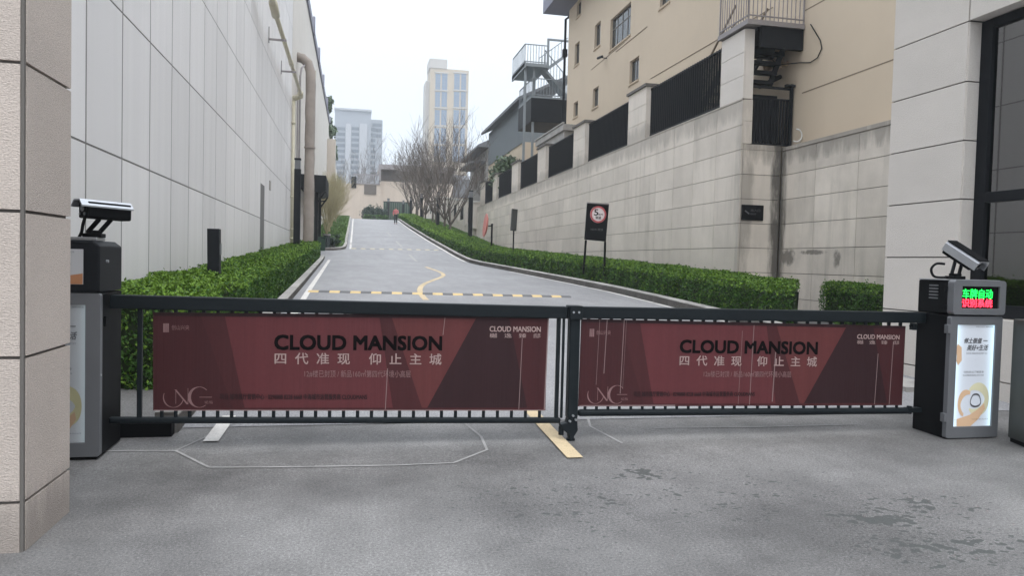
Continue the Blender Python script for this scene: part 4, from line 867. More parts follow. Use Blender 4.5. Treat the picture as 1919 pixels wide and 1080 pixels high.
lamp_column(6.2, 97.5, 9.1, 'farthest dark lamp column of the right-hand row')
lamp_column(at(728, 372, Y=101.5).x, 101.5, at(728, 372, Y=101.5).z, 'slim dark lamp column behind the grey utility cabinet', .35)
t = thing('bollard_lamp', (-2.0, 11.6, .25), 'short dark bollard lamp standing in the left hedge', 'lamp')
mb = MB(); mb.obox((-2.0, 11.6, 1.03), (.083, 0, 0), (0, .083, 0), (-.012, 0, .80)); mb.build('post', M_['dark_metal'], t, bevel=.006)
mb = MB(); mb.box(-1.925, -1.912, 11.55, 11.65, 1.45, 1.62); mb.build('lens', M_['grey_metal'], t)
t = thing('entrance_canopy', (-2.2, 42, 1.6), 'dark flat canopy on posts over a side door by the left wall', 'canopy')
mb = MB(); mb.prism([(-2.75, 40, 5.0), (-2.75, 40, 5.75), (-1.47, 40, 5.72), (-1.47, 40, 4.95), (-1.75, 40, 4.8)], (0, 4.2, 0)); mb.build('canopy_roof', M_['dark_metal'], t, bevel=.02)
for y in (40.2, 43.9): mb = MB(); mb.box(-2.02, -1.86, y, y + .16, 1.2, 4.85); mb.build('post', M_['dark_metal'], t)
mb = MB(); mb.bar((-1.5, 40.1, 4.9), (-1.9, 40.1, 4.3), .08); mb.bar((-1.5, 43.9, 4.9), (-1.9, 43.9, 4.3), .08); mb.bar((-1.9, 40.2, 4.35), (-1.45, 40.2, 4.42), .07); mb.build('brace', M_['dark_metal'], t)
mb = MB(); mb.box(-2.745, -2.05, 43.0, 43.1, 1.5, 4.8); mb.build('door', M_['everd'], t)
t = thing('wheelie_bin', (-1.85, 43.4, 1.6), 'green plastic bin beside the canopy post', 'bin')
mb = MB(); mb.prism([(-2.1, 43.1, 1.62), (-1.6, 43.1, 1.62), (-1.55, 43.1, 2.55), (-2.15, 43.1, 2.55)], (0, .5, 0)); mb.build('body', M_['green_plastic'], t, bevel=.02); mb = MB(); mb.box(-2.18, -1.52, 43.06, 43.64, 2.553, 2.62); mb.build('lid', M_['green_plastic'], t, bevel=.01)
t = thing('litter_bin', (-1.3, 43.7, 1.6), 'dark post bin with a pale top near the dark shrub', 'bin')
mb = MB(); mb.tube([(-1.52, 43.9, 1.6), (-1.52, 43.9, 2.7)], .19, 14); mb.build('body', M_['bin_dark'], t); mb = MB(); mb.tube([(-1.52, 43.9, 2.703), (-1.52, 43.9, 2.80)], .23, 14); mb.build('top', M_['galv'], t)

# ------------------------------------------------------------------ signs in the right hedge
t = thing('speed_sign', (7.35, 22, 1.4), 'black sign board with red-ringed 5 km speed limit in the hedge', 'sign')
Y = 22.0; a = at(1101, 381, Y=Y); b = at(1141.5, 384, Y=Y); c = at(1096, 449, Y=Y); d_ = at(1135.5, 453, Y=Y)
mb = MB(); mb.prism([c, a, b, d_], (0, .07, 0)); mb.build('board', M_['black_metal'], t, bevel=.004)
mb = MB(); mb.prism([a + Vector((0, -.01, 0)), a + Vector((0, -.01, .035)), b + Vector((0, -.01, .035)), b + Vector((0, -.01, 0))], (0, .09, 0)); mb.build('top_trim', M_['galv'], t)
for p, q in (((1098, 449), (1095, 490)), ((1134, 452), (1133, 492))):
    mb = MB(); p3 = at(*p, Y=Y + .03); q3 = at(*q, Y=Y + .03); mb.bar(p3 - Vector((0, 0, .02)), q3 - (p3 - q3).normalized() * .4, .055); mb.build('leg', M_['black_metal'], t)
cc = at(1121, 402, Y=Y - .012); R = (at(1136, 402, Y=Y) - at(1121, 402, Y=Y)).length
fn = lambda x, z: (cc.x + x, cc.y - .004, cc.z + z)
circ = [(math.cos(q) * R, math.sin(q) * R) for q in np.linspace(0, 2 * math.pi, 49)]
mb = MB(); mb.tube([(cc.x, Y + .005, cc.z), (cc.x, Y - .012, cc.z)], R * .995, 40); mb.build('disc', M_['sign_white'], t)
mb = MB(); mb.ribbon([(x * .89, z * .89) for x, z in circ], R * .20, fn); mb.ribbon([(x * .62 / .62 * .70, z * .70) for x, z in circ], R * .015, fn); mb.build('ring', M_['sign_red'], t)
mb = MB(); mb.text('5', fn(-R * .52, -R * .12), (R * .52, 0, 0), (0, 0, R * .72), 0, .02); mb.text('KM', fn(R * .06, -R * .12), (R * .48, 0, 0), (0, 0, R * .24), 0, .02); mb.text('限速', fn(-R * .30, -R * .56), (R * .66, 0, 0), (0, 0, R * .34), 0, .02); mb.build('lettering', M_['ink_black'], t)
mb = MB(); o_ = at(1107, 432, Y=Y - .005); u_ = at(1130, 433, Y=Y - .005) - o_; mb.text('NEW·限速', o_, u_, (0, 0, .075)); mb.build('caption', M_['ink_grey'], t)
t = thing('narrow_sign', (6.95, 32, 1.1), 'narrow dark grey sign board on a single post in the hedge', 'sign')
mb = MB(); mb.prism([(6.76, 32, 2.84), (6.80, 32, 3.80), (7.06, 32.12, 3.79), (7.02, 32.12, 2.83)], (-.03, .08, 0)); mb.build('board', M_['grey_metal'] if False else mat('sign back grey', (.05, .052, .052), .6, var=.1, vscale=6), t, bevel=.005)
mb = MB(); mb.bar((6.88, 32.08, 1.2), (6.89, 32.08, 2.835), .055); mb.build('post', M_['black_metal'], t)
t = thing('traffic_mirror', (6.9, 38, 2.2), 'faded pink round traffic mirror seen edge on above the hedge', 'mirror')
nrm = Vector((-.98, .03, .10)).normalized(); cc = Vector((6.66, 38, 3.32)); e1 = nrm.orthogonal().normalized(); e2 = nrm.cross(e1)
mb = MB(); rr = [.20, .45, .60, .62, .58]; zz_ = [-.10, -.07, 0, .03, .05]; nn = 28; vs = []
for r_, z_ in zip(rr, zz_):
    for k in range(nn): q = 2 * math.pi * k / nn; vs.append(cc - nrm * z_ * -1 + r_ * (math.cos(q) * e1 + math.sin(q) * e2))
mb.add(vs, [(i * nn + k, i * nn + (k + 1) % nn, (i + 1) * nn + (k + 1) % nn, (i + 1) * nn + k) for i in range(4) for k in range(nn)] + [tuple(range(nn)), tuple(range(4 * nn, 5 * nn))[::-1]]); mb.build('shell', M_['pink'], t, smooth=False)
mb = MB(); mb.tube([(7.0, 38, 1.3), (7.0, 38, 3.35)], .05, 10); mb.tube([(7.0, 38, 3.3), (6.78, 38, 3.3)], .03, 8); mb.tube([(7.0, 38, 3.352), (7.0, 38, 3.42)], .065, 10); mb.build('post', M_['black_metal'], t)

# ------------------------------------------------------------------ gate leaves with banners
YGT = 5.745
def gate_leaf(label, corners, side):
    t = thing('barrier_gate', (0 if side < 0 else 3.3, 5.75, 0), label, 'gate', 'advertising gate leaves across the entrance')
    P00, P10, P11, P01 = [at(*c, Y=YGT) for c in corners]     # top left, top right, bottom right, bottom left
    xs_ = [at(287 + 740 * f, 680, Y=YGT).x for f in (0, 1)]
    def true_u(f): return (at(287 + 740 * f, 680, Y=YGT).x - xs_[0]) / (xs_[1] - xs_[0])
    def B(u, v, lift=0):
        u = true_u(u)
        p = (P00 * (1 - u) + P10 * u) * (1 - v) + (P01 * (1 - u) + P11 * u) * v; return Vector((p.x, YGT - lift, p.z))
    mb = MB(); mb.prism([P00, P10, P11, P01], (0, .014, 0), 0, 1)
    def reg(uv, m, lift=.0012): mb.poly([B(u, v, lift) for u, v in uv][::-1], m)
    reg([(0, 0), (.118, 0), (.205, 1), (0, 1)], 1)
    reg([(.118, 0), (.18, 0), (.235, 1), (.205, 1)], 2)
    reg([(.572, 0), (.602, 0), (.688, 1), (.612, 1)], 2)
    reg([(.602, 0), (.822, 0), (.695, 1), (.688, 1)], 4)
    reg([(.822, 0), (1, 0), (1, 1), (.695, 1)], 3)
    reg([(.90, 0), (1, 0), (1, 1), (.955, 1)], 1, .0016)
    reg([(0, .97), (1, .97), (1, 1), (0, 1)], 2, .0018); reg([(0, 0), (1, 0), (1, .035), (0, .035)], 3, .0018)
    bn = mb.build('banner', [M_['ban_red'], M_['ban_dark'], M_['ban_band'], M_['ban_deep'], M_['ban_warm']], t)
    def write(mb_, s_, u0, u1, v0, v1, bold=0.0, m=0):
        o = B(u0, v1, .0034); mb_.text(s_, o, B(u1, v1, .0034) - o, B(u0, v0, .0034) - o, m, bold)
    mk = MB(); write(mk, 'CLOUD MANSION', .309, .732, .222, .368, .045); mk.build('title_lettering', M_['ink_black'], bn)
    mk = MB(); write(mk, '四  代  准  现     仰  止  主  城', .309, .732, .402, .52, .012); write(mk, 'CLOUD MANSION', .853, .982, .115, .17, .03); write(mk, '樾   逸   臻   邸', .853, .982, .187, .235); mk.build('pale_lettering', M_['ink_pale'], bn)
    mk = MB(); write(mk, '12#楼已封顶 / 新品160㎡第四代环境小高层', .385, .655, .578, .655); write(mk, '创山兴央', .047, .092, .125, .175); fn2 = lambda u, v: B(u, v, .0034)
    for k in range(3): mk.poly([fn2(.026 + .005 * k, .11), fn2(.030 + .005 * k, .11), fn2(.030 + .005 * k, .2), fn2(.026 + .005 * k, .2)][::-1])
    asp = (P10 - P00).length / (P01 - P00).length
    def arc(cu_, cv, r, a0, a1, w0, w1, n=28):
        A = np.linspace(a0, a1, n); mk.ribbon([(cu_ + r * math.cos(q) / asp, cv + r * math.sin(q)) for q in A], [0.0006 + (w0 + (w1 - w0) * abs(math.sin(math.pi * i / (n - 1)))) / asp for i in range(n)], fn2)
    arc(.052, .862, .105, 1.0 * math.pi + .4, .25, .004, .016); arc(.118, .862, .105, -.75, -5.4, .006, .030)
    mk.ribbon([(.058, .79), (.058, .93)], .0012, fn2); mk.ribbon([(.057, .785), (.088, .935)], .0048, fn2); mk.ribbon([(.089, .93), (.089, .77)], .0014, fn2)
    mk.ribbon([(.118, .862), (.150, .862)], .006, fn2); write(mk, 'NO.1956', .132, .152, .90, .93); mk.build('emblem', M_['ink_faint'], bn)
    mk = MB(); write(mk, '项目 城市展厅营销中心 · 0298888 8228 6668 中海城市运营服务商 CLOUDMANS', .17, .545, .825, .885, .02); mk.build('small_print', M_['ban_deep'], bn)
    mk = MB()
    for u, v0, v1, w in (((.735, .03, .21, .0016), (.592, .56, .985, .0018), (.932, .24, .985, .0016), (.997, .01, .99, .003)) if side < 0 else ((.075, 0, .62, .002), (.052, 0, .75, .001), (.128, 0, .85, .002), (.135, .0, .80, .0007), (.53, .03, .985, .0018), (.495, .1, .98, .001), (.60, .35, .95, .0025), (.915, .35, .985, .0018), (.96, .2, .985, .0018))):
        mk.ribbon([(u + .004, v0), (u, v1)], w, lambda a, b: B(a, b, .0042))
    mk.ribbon([(.002, 1.0 - .004), (.998, 1.0 - .004)], .010, lambda a, b: B(a, b, .0042)) if side < 0 else mk.ribbon([(.002, .99), (.30, .99)], .012, lambda a, b: B(a, b, .0042))
    mk.build('bright_seam', M_['ink_white'], bn)
    # pivots between banner and rails
    n = 28
    pv = MB(); pv.tube([(0, 0, 0), (0, 0, -.075)], .013, 8); first = None
    for k in range(n):
        u = (k + .6) / n; p = B(u, 1.0)
        if first is None:
            q = pv.build('slat_pivot', M_['gate_metal'], t); first = q
        else: q = first.copy(); COL.objects.link(q); q.parent = t
        q.location = Vector((p.x, 5.752, p.z - .001)) - t.location
        if k == 0:
            for v_ in q.data.vertices: v_.co += t.location
    pv = MB()
    for k in range(n): u = (k + .6) / n; p = B(u, 0.0); pv.box(p.x - .012, p.x + .012, 5.742, 5.762, p.z + .001, p.z + .03)
    pv.build('upper_pivots', M_['gate_metal'], t)
    return t, B
tL, BL_ = gate_leaf('left gate leaf with maroon advertising banner, hinged on the left cabinet', ((287, 586), (1027, 592), (1022, 770), (287, 770)), -1)
tR, BR_ = gate_leaf('right gate leaf with maroon advertising banner and centre foot', ((1090, 598), (1697, 611.5), (1690, 760), (1084, 762.5)), 1)
G_ = M_['gate_metal']
def bar2(name, t, a, b, d, h, bev=.008):
    mb = MB(); mb.bar(a, b, d, h); return mb.build(name, G_, t, bevel=bev)
bar2('top_beam', tL, (-1.685, 5.755, 1.099), (1.685, 5.755, 1.054), .075, .098); bar2('bottom_rail', tL, (-1.69, 5.752, .247), (1.66, 5.752, .178), .05, .046, .014)
for x, w in ((-1.49, .032), (1.625, .030), (1.668, .02)):
    f_ = (x + 1.685) / 3.37; bar2('upright', tL, (x, 5.752, .265 - .069 * f_), (x, 5.752, 1.052 - .045 * f_), w, w, .004)
bar2('top_beam', tR, (1.69, 5.755, 1.058), (5.035, 5.755, 1.042), .075, .096); bar2('bottom_rail', tR, (1.805, 5.752, .236), (4.93, 5.752, .198), .055, .058, .022)
bar2('centre_post', tR, (1.752, 5.748, .20), (1.752, 5.748, 1.005), .085, .085)
mb = MB(); mb.box(1.700, 1.808, 5.69, 5.815, 1.0, 1.112); mb.build('corner_bracket', G_, tR, bevel=.006)
mb = MB(); mb.prism([(1.712, 5.71, .20), (1.792, 5.71, .20), (1.800, 5.71, .10), (1.77, 5.71, .05), (1.765, 5.71, .02), (1.735, 5.71, .02), (1.725, 5.71, .07), (1.66, 5.71, .115), (1.655, 5.71, .15), (1.705, 5.71, .165)], (0, .07, 0)); mb.build('foot', G_, tR, bevel=.006)
mb = MB(); mb.tube([(1.75, 5.745, .008), (1.75, 5.745, .03)], .036, 14); mb.tube([(1.668, 5.745, .06), (1.668, 5.745, .13)], .022, 10); mb.build('foot_pad', G_, tR)
mb = MB()
for x, z in ((1.73, 1.06), (1.775, 1.06), (1.75, .225), (1.775, .19), (1.725, .18)): mb.tube([(x, 5.712, z), (x, 5.685, z)], .009, 8)
mb.build('bolt', M_['steel'], tR)
mb = MB(); mb.box(4.90, 5.035, 5.72, 5.79, .185, .225); mb.tube([(4.93, 5.755, .17), (4.93, 5.755, .24)], .022, 10); mb.tube([(4.935, 5.755, .97), (4.935, 5.755, .99)], .03, 10); mb.box(4.915, 4.955, 5.73, 5.78, .93, .97); mb.tube([(4.90, 5.755, .965), (4.97, 5.755, .975)], .012, 8); mb.build('hinge', G_, tR)

# ------------------------------------------------------------------ cabinets
def litmat(name, a, b, s0, s1):
    m = mat(name, a, .35); N = m.node_tree.nodes; Lk = m.node_tree.links; bs = N['Principled BSDF']
    tc = N.new('ShaderNodeTexCoord'); sp = N.new('ShaderNodeSeparateXYZ'); Lk.new(tc.outputs['Generated'], sp.inputs[0])
    n1 = N.new('ShaderNodeMath'); n1.operation = 'MULTIPLY_ADD'; Lk.new(sp.outputs[0], n1.inputs[0]); n1.inputs[1].default_value = 2; n1.inputs[2].default_value = -1
    n2 = N.new('ShaderNodeMath'); n2.operation = 'ABSOLUTE'; Lk.new(n1.outputs[0], n2.inputs[0])
    n3 = N.new('ShaderNodeMath'); n3.operation = 'POWER'; Lk.new(n2.outputs[0], n3.inputs[0]); n3.inputs[1].default_value = 3.5
    mx_ = N.new('ShaderNodeMixRGB'); Lk.new(n3.outputs[0], mx_.inputs[0]); mx_.inputs[1].default_value = (*a, 1); mx_.inputs[2].default_value = (*b, 1)
    st = N.new('ShaderNodeMath'); st.operation = 'MULTIPLY_ADD'; Lk.new(n3.outputs[0], st.inputs[0]); st.inputs[1].default_value = s1 - s0; st.inputs[2].default_value = s0
    Lk.new(mx_.outputs[0], bs.inputs['Emission Color']); Lk.new(st.outputs[0], bs.inputs['Emission Strength']); return m
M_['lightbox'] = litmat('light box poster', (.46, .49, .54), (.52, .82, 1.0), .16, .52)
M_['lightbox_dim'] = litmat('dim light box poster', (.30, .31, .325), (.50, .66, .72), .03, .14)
M_['orange_dim'] = mat('dull orange', (.36, .24, .15), .5); M_['yellow_dim'] = mat('dull yellow', (.36, .34, .20), .5)
def poster(t, x0, x1, y, z0, z1, m, name='poster', dim=False):
    mb = MB(); mb.box(x0, x1, y, y + .01, z0, z1); po = mb.build(name, m, t); W_ = x1 - x0; H_ = z1 - z0
    fn = lambda u, v: (x0 + u * W_, y - .002, z1 - v * H_); fn3 = lambda u, v: (x0 + u * W_, y - .003, z1 - v * H_)
    asp = W_ / H_
    k = MB(); sh = .035
    def wr(s_, u0, u1, v0, v1, sl=0.0, b=0.0): o = Vector(fn3(u0, v1)); k.text(s_, o, Vector(fn3(u1, v1)) - o, Vector(fn3(u0 + sl, v0)) - o, 0, b)
    wr('邻土很值 一', .20, .80, .135, .185, .03, .03); wr('美好+生活', .29, .82, .20, .255, .03, .02); wr('社区生活服务就在你家门口', .28, .82, .275, .29)
    wr('WECHAT SERVICE', .5, .95, .018, .028); wr('扫码关注了解更多', .24, .76, .455, .475); wr('社区服务热线 400 820', .22, .76, .49, .505); wr('•', .06, .08, .93, .935); wr('更多精彩 请关注公众号', .5, .92, .925, .935); k.build('lettering', M_['ink_grey'], po)
    k = MB(); A = np.linspace(-2.4, 2.3, 40)
    k.ribbon([(.60 + .27 * math.cos(q), .735 + .27 * asp * 1.05 * math.sin(q)) for q in A], [.02 + .09 * (math.sin(math.pi * i / 39)) ** .8 for i in range(40)], fn); k.build('yellow_swirl', M_['yellow_dim' if dim else 'yellowp'], po)
    k = MB(); A = np.linspace(-1.2, -4.3, 30)
    k.ribbon([(.36 + .20 * math.cos(q), .78 + .26 * asp * math.sin(q)) for q in A], [.03 + .05 * math.sin(math.pi * i / 29) for i in range(30)], fn3); k.ribbon([(.82, .80), (.66, .88), (.45, .945), (.12, .985)], [.06, .10, .12, .12], fn3)
    k.ribbon([(.04, .21), (.10, .26), (.11, .33), (.06, .38)], [.05, .14, .14, .06], fn3); k.build('orange_swirl', M_['orange_dim' if dim else 'orange'], po)
    k = MB(); A = np.linspace(0, 6.283, 36); k.ribbon([(.58 + (.13 + .012 * math.sin(3 * q)) * math.cos(q), .745 + (.15 + .014 * math.cos(2 * q)) * asp * math.sin(q)) for q in A], .018, fn3); k.build('ring_outline', M_['ink_grey'], po)
    return po
# right cabinet
t = thing('gate_cabinet', (5.22, 5.63, 0), 'right gate cabinet with lit poster and green and red display', 'cabinet', 'gate operator cabinets')
X0, X1, Yf, Yb = 5.03, 5.56, 5.43, 5.84
mb = MB(); mb.box(X0 + .01, X1 - .01, Yf + .04, Yb, .016, 1.085); mb.box(X0 + .02, X1 - .02, Yf + .03, Yb - .01, 0, .016); mb.build('body', M_['black_metal'], t, bevel=.008)
mb = MB(); mb.box(X0 + .012, X1 - .012, Yf + .045, Yb, 1.092, 1.385); mb.build('head_box', M_['black_metal'], t, bevel=.012)
mb = MB(); mb.box(X0 + .008, X1 - .008, Yf + .04, Yb - .01, 1.386, 1.396); mb.build('lid', M_['steel'], t)
for k in range(5): mb = MB(); mb.box(X0 + .004, X0 + .0125, 5.60, 5.70, 1.22 + .028 * k, 1.232 + .028 * k); mb.build('vent_slot', M_['grey_metal'], t)
def frame(name, x0, x1, yf, yb, z0, z1, mx0, mx1, mz0, mz1, m, bev):
    """a frame with an opening, its outer corners rounded"""
    def rr(a, b, c, d, r, n=5):
        out = []
        for (cx_, cz_, s) in ((b - r, d - r, 0), (a + r, d - r, 1), (a + r, c + r, 2), (b - r, c + r, 3)):
            for i in range(n + 1): q = math.pi / 2 * (s + i / n); out.append((cx_ + r * math.cos(q), cz_ + r * math.sin(q)))
        return out
    o = rr(x0, x1, z0, z1, bev); i_ = rr(x0 + mx0, x1 - mx1, z0 + mz0, z1 - mz1, .004); n = len(o); mb = MB()
    vs = [(x, yf, z) for x, z in o] + [(x, yf, z) for x, z in i_] + [(x, yb, z) for x, z in o] + [(x, yf + .02, z) for x, z in i_]
    fs = []
    for k in range(n): j = (k + 1) % n; fs += [(k, n + k, n + j, j), (k, j, 2 * n + j, 2 * n + k), (n + k, 3 * n + k, 3 * n + j, n + j)]
    mb.add(vs, fs, 0, 1); return mb.build(name, m, t, bevel=.003)
frame('door_frame', X0, X1, Yf, Yf + .045, .018, 1.08, .072, .068, .10, .075, M_['grey_metal'], .022)
poster(t, X0 + .068, X1 - .064, Yf + .016, .115, 1.01, M_['lightbox'])
frame('display_frame', X0 - .002, X1 - .0, Yf - .02, Yf + .05, 1.094, 1.392, .085, .065, .055, .052, M_['grey_metal'], .03)
mb = MB(); mb.box(X0 + .08, X1 - .06, Yf - .004, Yf + .006, 1.14, 1.345); sc_ = mb.build('display_screen', M_['ink_black'], t)
mb = MB(); o_ = Vector((X0 + .098, Yf - .006, 1.235)); mb.text('车牌自动', o_, (.305, 0, 0), (0, 0, .082), 0, .008); mb.build('green_lettering', M_['led_g'], sc_)
mb = MB(); o_ = Vector((X0 + .098, Yf - .006, 1.16)); mb.text('识别系统', o_, (.305, 0, 0), (0, 0, .072), 0, .03); mb.build('red_lettering', M_['led_r'], sc_)
for z in (.16, .93): mb = MB(); mb.box(X0 - .022, X0 + .012, Yf + .002, Yf + .05, z, z + .075); mb.build('hinge', M_['grey_metal'], t, bevel=.003)
for z in (1.13, 1.29): mb = MB(); mb.tube([(X0 - .008, Yf + .06, z), (X0 - .008, Yf + .06, z + .045)], .014, 8); mb.build('hinge', M_['black_metal'], t)
# left cabinet
t = thing('gate_cabinet', (-1.95, 5.72, 0), 'left gate cabinet with dim posters half hidden by the granite pillar', 'cabinet', 'gate operator cabinets')
X0, X1, Yf, Yb = -2.22, -1.69, 5.55, 6.06
mb = MB(); mb.box(X0 + .01, X1 - .01, Yf + .04, Yb, .03, 1.165); mb.box(X0 + .03, X1 - .03, Yf + .03, Yb - .02, 0, .03); mb.build('body', M_['black_metal'], t, bevel=.008)
frame('door_frame', X0, X1, Yf, Yf + .045, .035, 1.165, .07, .095, .10, .08, M_['grey_metal'], .02)
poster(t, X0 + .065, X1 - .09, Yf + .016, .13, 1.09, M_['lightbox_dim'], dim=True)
mb = MB(); mb.prism([(X0, Yf - .01, 1.172), (X0, Yf - .01, 1.525), (X1 - .05, Yf - .01, 1.525), (X1 - .004, Yf - .01, 1.49), (X1 - .004, Yf - .01, 1.172)], (0, .50, 0)); mb.build('head_box', M_['dark_metal'], t, bevel=.012)
mb = MB(); mb.box(X0 + .05, X1 - .105, Yf - .014, Yf - .009, 1.225, 1.465); hp = mb.build('head_poster', M_['litgrey'], t)
mb = MB(); y_ = Yf - .016; mb.text('邻土很值', Vector((X0 + .09, y_, 1.385)), (.24, 0, 0), (0, 0, .032), 0, .02); mb.text('美好+生活', Vector((X0 + .13, y_, 1.34)), (.22, 0, 0), (0, 0, .032), 0, .02); mb.text('WECHAT SERVICE', Vector((X0 + .2, y_, 1.44)), (.17, 0, 0), (0, 0, .01)); mb.build('lettering', M_['ink_grey'], hp)
mb = MB(); mb.poly([(X0 + .052, y_, 1.227), (X1 - .107, y_, 1.227), (X1 - .107, y_, 1.30), (X0 + .25, y_, 1.27), (X0 + .052, y_, 1.285)]); mb.build('orange_band', mat('dull orange print', (.42, .19, .09), .5), hp)
mb = MB(); mb.box(X0 + .1, X1 - .27, Yf + .02, Yf + .2, 1.526, 1.575); mb.build('top_box', M_['black_metal'], t, bevel=.006)
mb = MB(); mb.box(X1 - .25, X1 - .05, Yf + .08, Yf + .26, 1.526, 1.55); mb.build('mount_plate', M_['steel'], t, bevel=.004)
mb = MB(); mb.tube([(X1 - .004, Yf + .13, 1.385), (X1 + .012, Yf + .13, 1.385)], .010, 8); mb.build('lock', M_['steel'], t)
mb = MB(); mb.box(X1 - .012, X1 + .004, Yf + .1, Yf + .15, .93, 1.0); mb.build('handle', M_['black_metal'], t)
mb = MB(); mb.tube([(X1 - .008, Yf + .012, .60), (X1 + .006, Yf + .012, .60)], .008, 8); mb.build('door_lock', M_['steel'], t)
# grey side pillar at the right edge
t = thing('access_pillar', (5.6, 5.0, 0), 'plain grey metal post cabinet at the right edge of the photo', 'cabinet')
mb = MB(); mb.prism([(5.47, 4.98, .04), (5.57, 5.34, .04), (5.97, 5.24, .04), (5.87, 4.88, .04)], (0, 0, 1.03)); mb.build('body', mat('dull green grey paint', (.055, .060, .056), .5, metal=.2, var=.1, vscale=6), t, bevel=.012)
mb = MB(); mb.prism([(5.49, 5.0, 0), (5.58, 5.32, 0), (5.94, 5.22, 0), (5.85, 4.90, 0)], (0, 0, .04)); mb.build('plinth', M_['black_metal'], t)
mb = MB(); mb.tube([(5.50, 5.05, .42), (5.475, 5.057, .42)], .018, 10); mb.tube([(5.51, 5.1, .78), (5.49, 5.105, .78)], .01, 10); mb.build('lock', M_['black_metal'], t)
# drain grate between the cabinets and the gatehouse
tag(MB().box(6.2, 6.75, 7.3, 9.3, -.02, g(8.3) + .02).build('drain_cover', M_['concrete']), 'ribbed concrete drain cover strip beside the gatehouse pier', 'drain cover')

# ------------------------------------------------------------------ plate cameras
def camera_(name, base, c, axis, L, w, h, label, cable, plate):
    t = thing(name, base, label, 'camera', 'number plate cameras on the gate cabinets')
    ax = Vector(axis).normalized(); sd_ = ax.cross(Vector((0, 0, 1))).normalized(); up = sd_.cross(ax); c = Vector(c)
    mb = MB(); mb.obox(c, ax * L / 2, sd_ * w / 2, up * h / 2); mb.build('housing', M_['black_metal'], t, bevel=.012)
    mb = MB(); f0 = c - ax * (L / 2 + .005); d = ax * (L + .05)
    tw = .48 if plate else .30; zl = -h * .22 if plate else h * .16
    sec = [(-w / 2 - .012, zl), (-w / 2 - .012, h * (.40 if plate else .25)), (-w * tw, h / 2 + .014), (w * tw, h / 2 + .014), (w / 2 + .012, h * (.40 if plate else .25)), (w / 2 + .012, zl), (w / 2 + .004, zl), (w / 2 + .004, h * .22), (w * .28, h / 2 + .004), (-w * .28, h / 2 + .004), (-w / 2 - .004, h * .22), (-w / 2 - .004, zl)]
    mb.prism([f0 + sd_ * a + up * b for a, b in sec], d); mb.build('sun_shield', M_['steel'], t)
    if plate: mb = MB(); mb.obox(c + up * (h / 2 + .017) + ax * .022 + sd_ * .01, ax * (L / 2 + .024), sd_ * w * .51, up * .004); mb.build('top_plate', M_['black_metal'], t)
    mb = MB(); fc = c + ax * (L / 2 + .001)
    for a, b, r in ((0, .1, .026), (-.03, -.25, .011), (.03, -.25, .011), (-.034, .25, .009), (.034, .25, .009)): p = fc + sd_ * a + up * h * b; mb.tube([p, p + ax * .006], r, 12)
    mb.build('lens', M_['glass'], t)
    mb = MB(); b0 = Vector(base); m_ = c - up * (h / 2); jt = Vector((c.x, c.y, m_.z - .015))
    mb.obox(b0 + Vector((0, 0, .014)), (.06, 0, 0), (0, .055, 0), (0, 0, .014)); mb.tube([b0 + Vector((0, 0, .028)), b0 + Vector((0, 0, .05))], .05, 14)
    for s in (-1, 1): mb.bar(b0 + Vector((.038 * s, 0, .04)), m_ + Vector((.038 * s, 0, .004)), .022, .03)
    mb.build('bracket', M_['black_metal'], t, bevel=.004)
    mb = MB(); mb.tube([Vector(p) for p in cable], .011, 8); mb.build('cable', M_['black_metal'], t, smooth=True)
def smooth_path(pts, n=6):
    P = [Vector(p) for p in pts]; out = []
    for i in range(len(P) - 1):
        a, b, c, d = P[max(i - 1, 0)], P[i], P[i + 1], P[min(i + 2, len(P) - 1)]
        for k in range(n): s = k / n; out.append(.5 * (2 * b + (c - a) * s + (2 * a - 5 * b + 4 * c - d) * s * s + (3 * b - a - 3 * c + d) * s ** 3))
    return out + [P[-1]]
camera_('plate_camera', (-1.785, 5.72, 1.55), (-1.715, 5.73, 1.735), (-.70, -.70, .02), .31, .125, .115, 'plate camera with silver shield on the left cabinet', smooth_path([(-1.82, 5.66, 1.70), (-1.83, 5.64, 1.64), (-1.84, 5.64, 1.58), (-1.87, 5.66, 1.53)]), False)
camera_('plate_camera', (5.245, 5.64, 1.397), (5.31, 5.64, 1.60), (.25, -.93, -.60), .30, .13, .11, 'plate camera tilted downward on the right cabinet', smooth_path([(5.185, 5.70, 1.53), (5.115, 5.72, 1.53), (5.065, 5.72, 1.48), (5.085, 5.70, 1.415), (5.175, 5.66, 1.41)]), True)

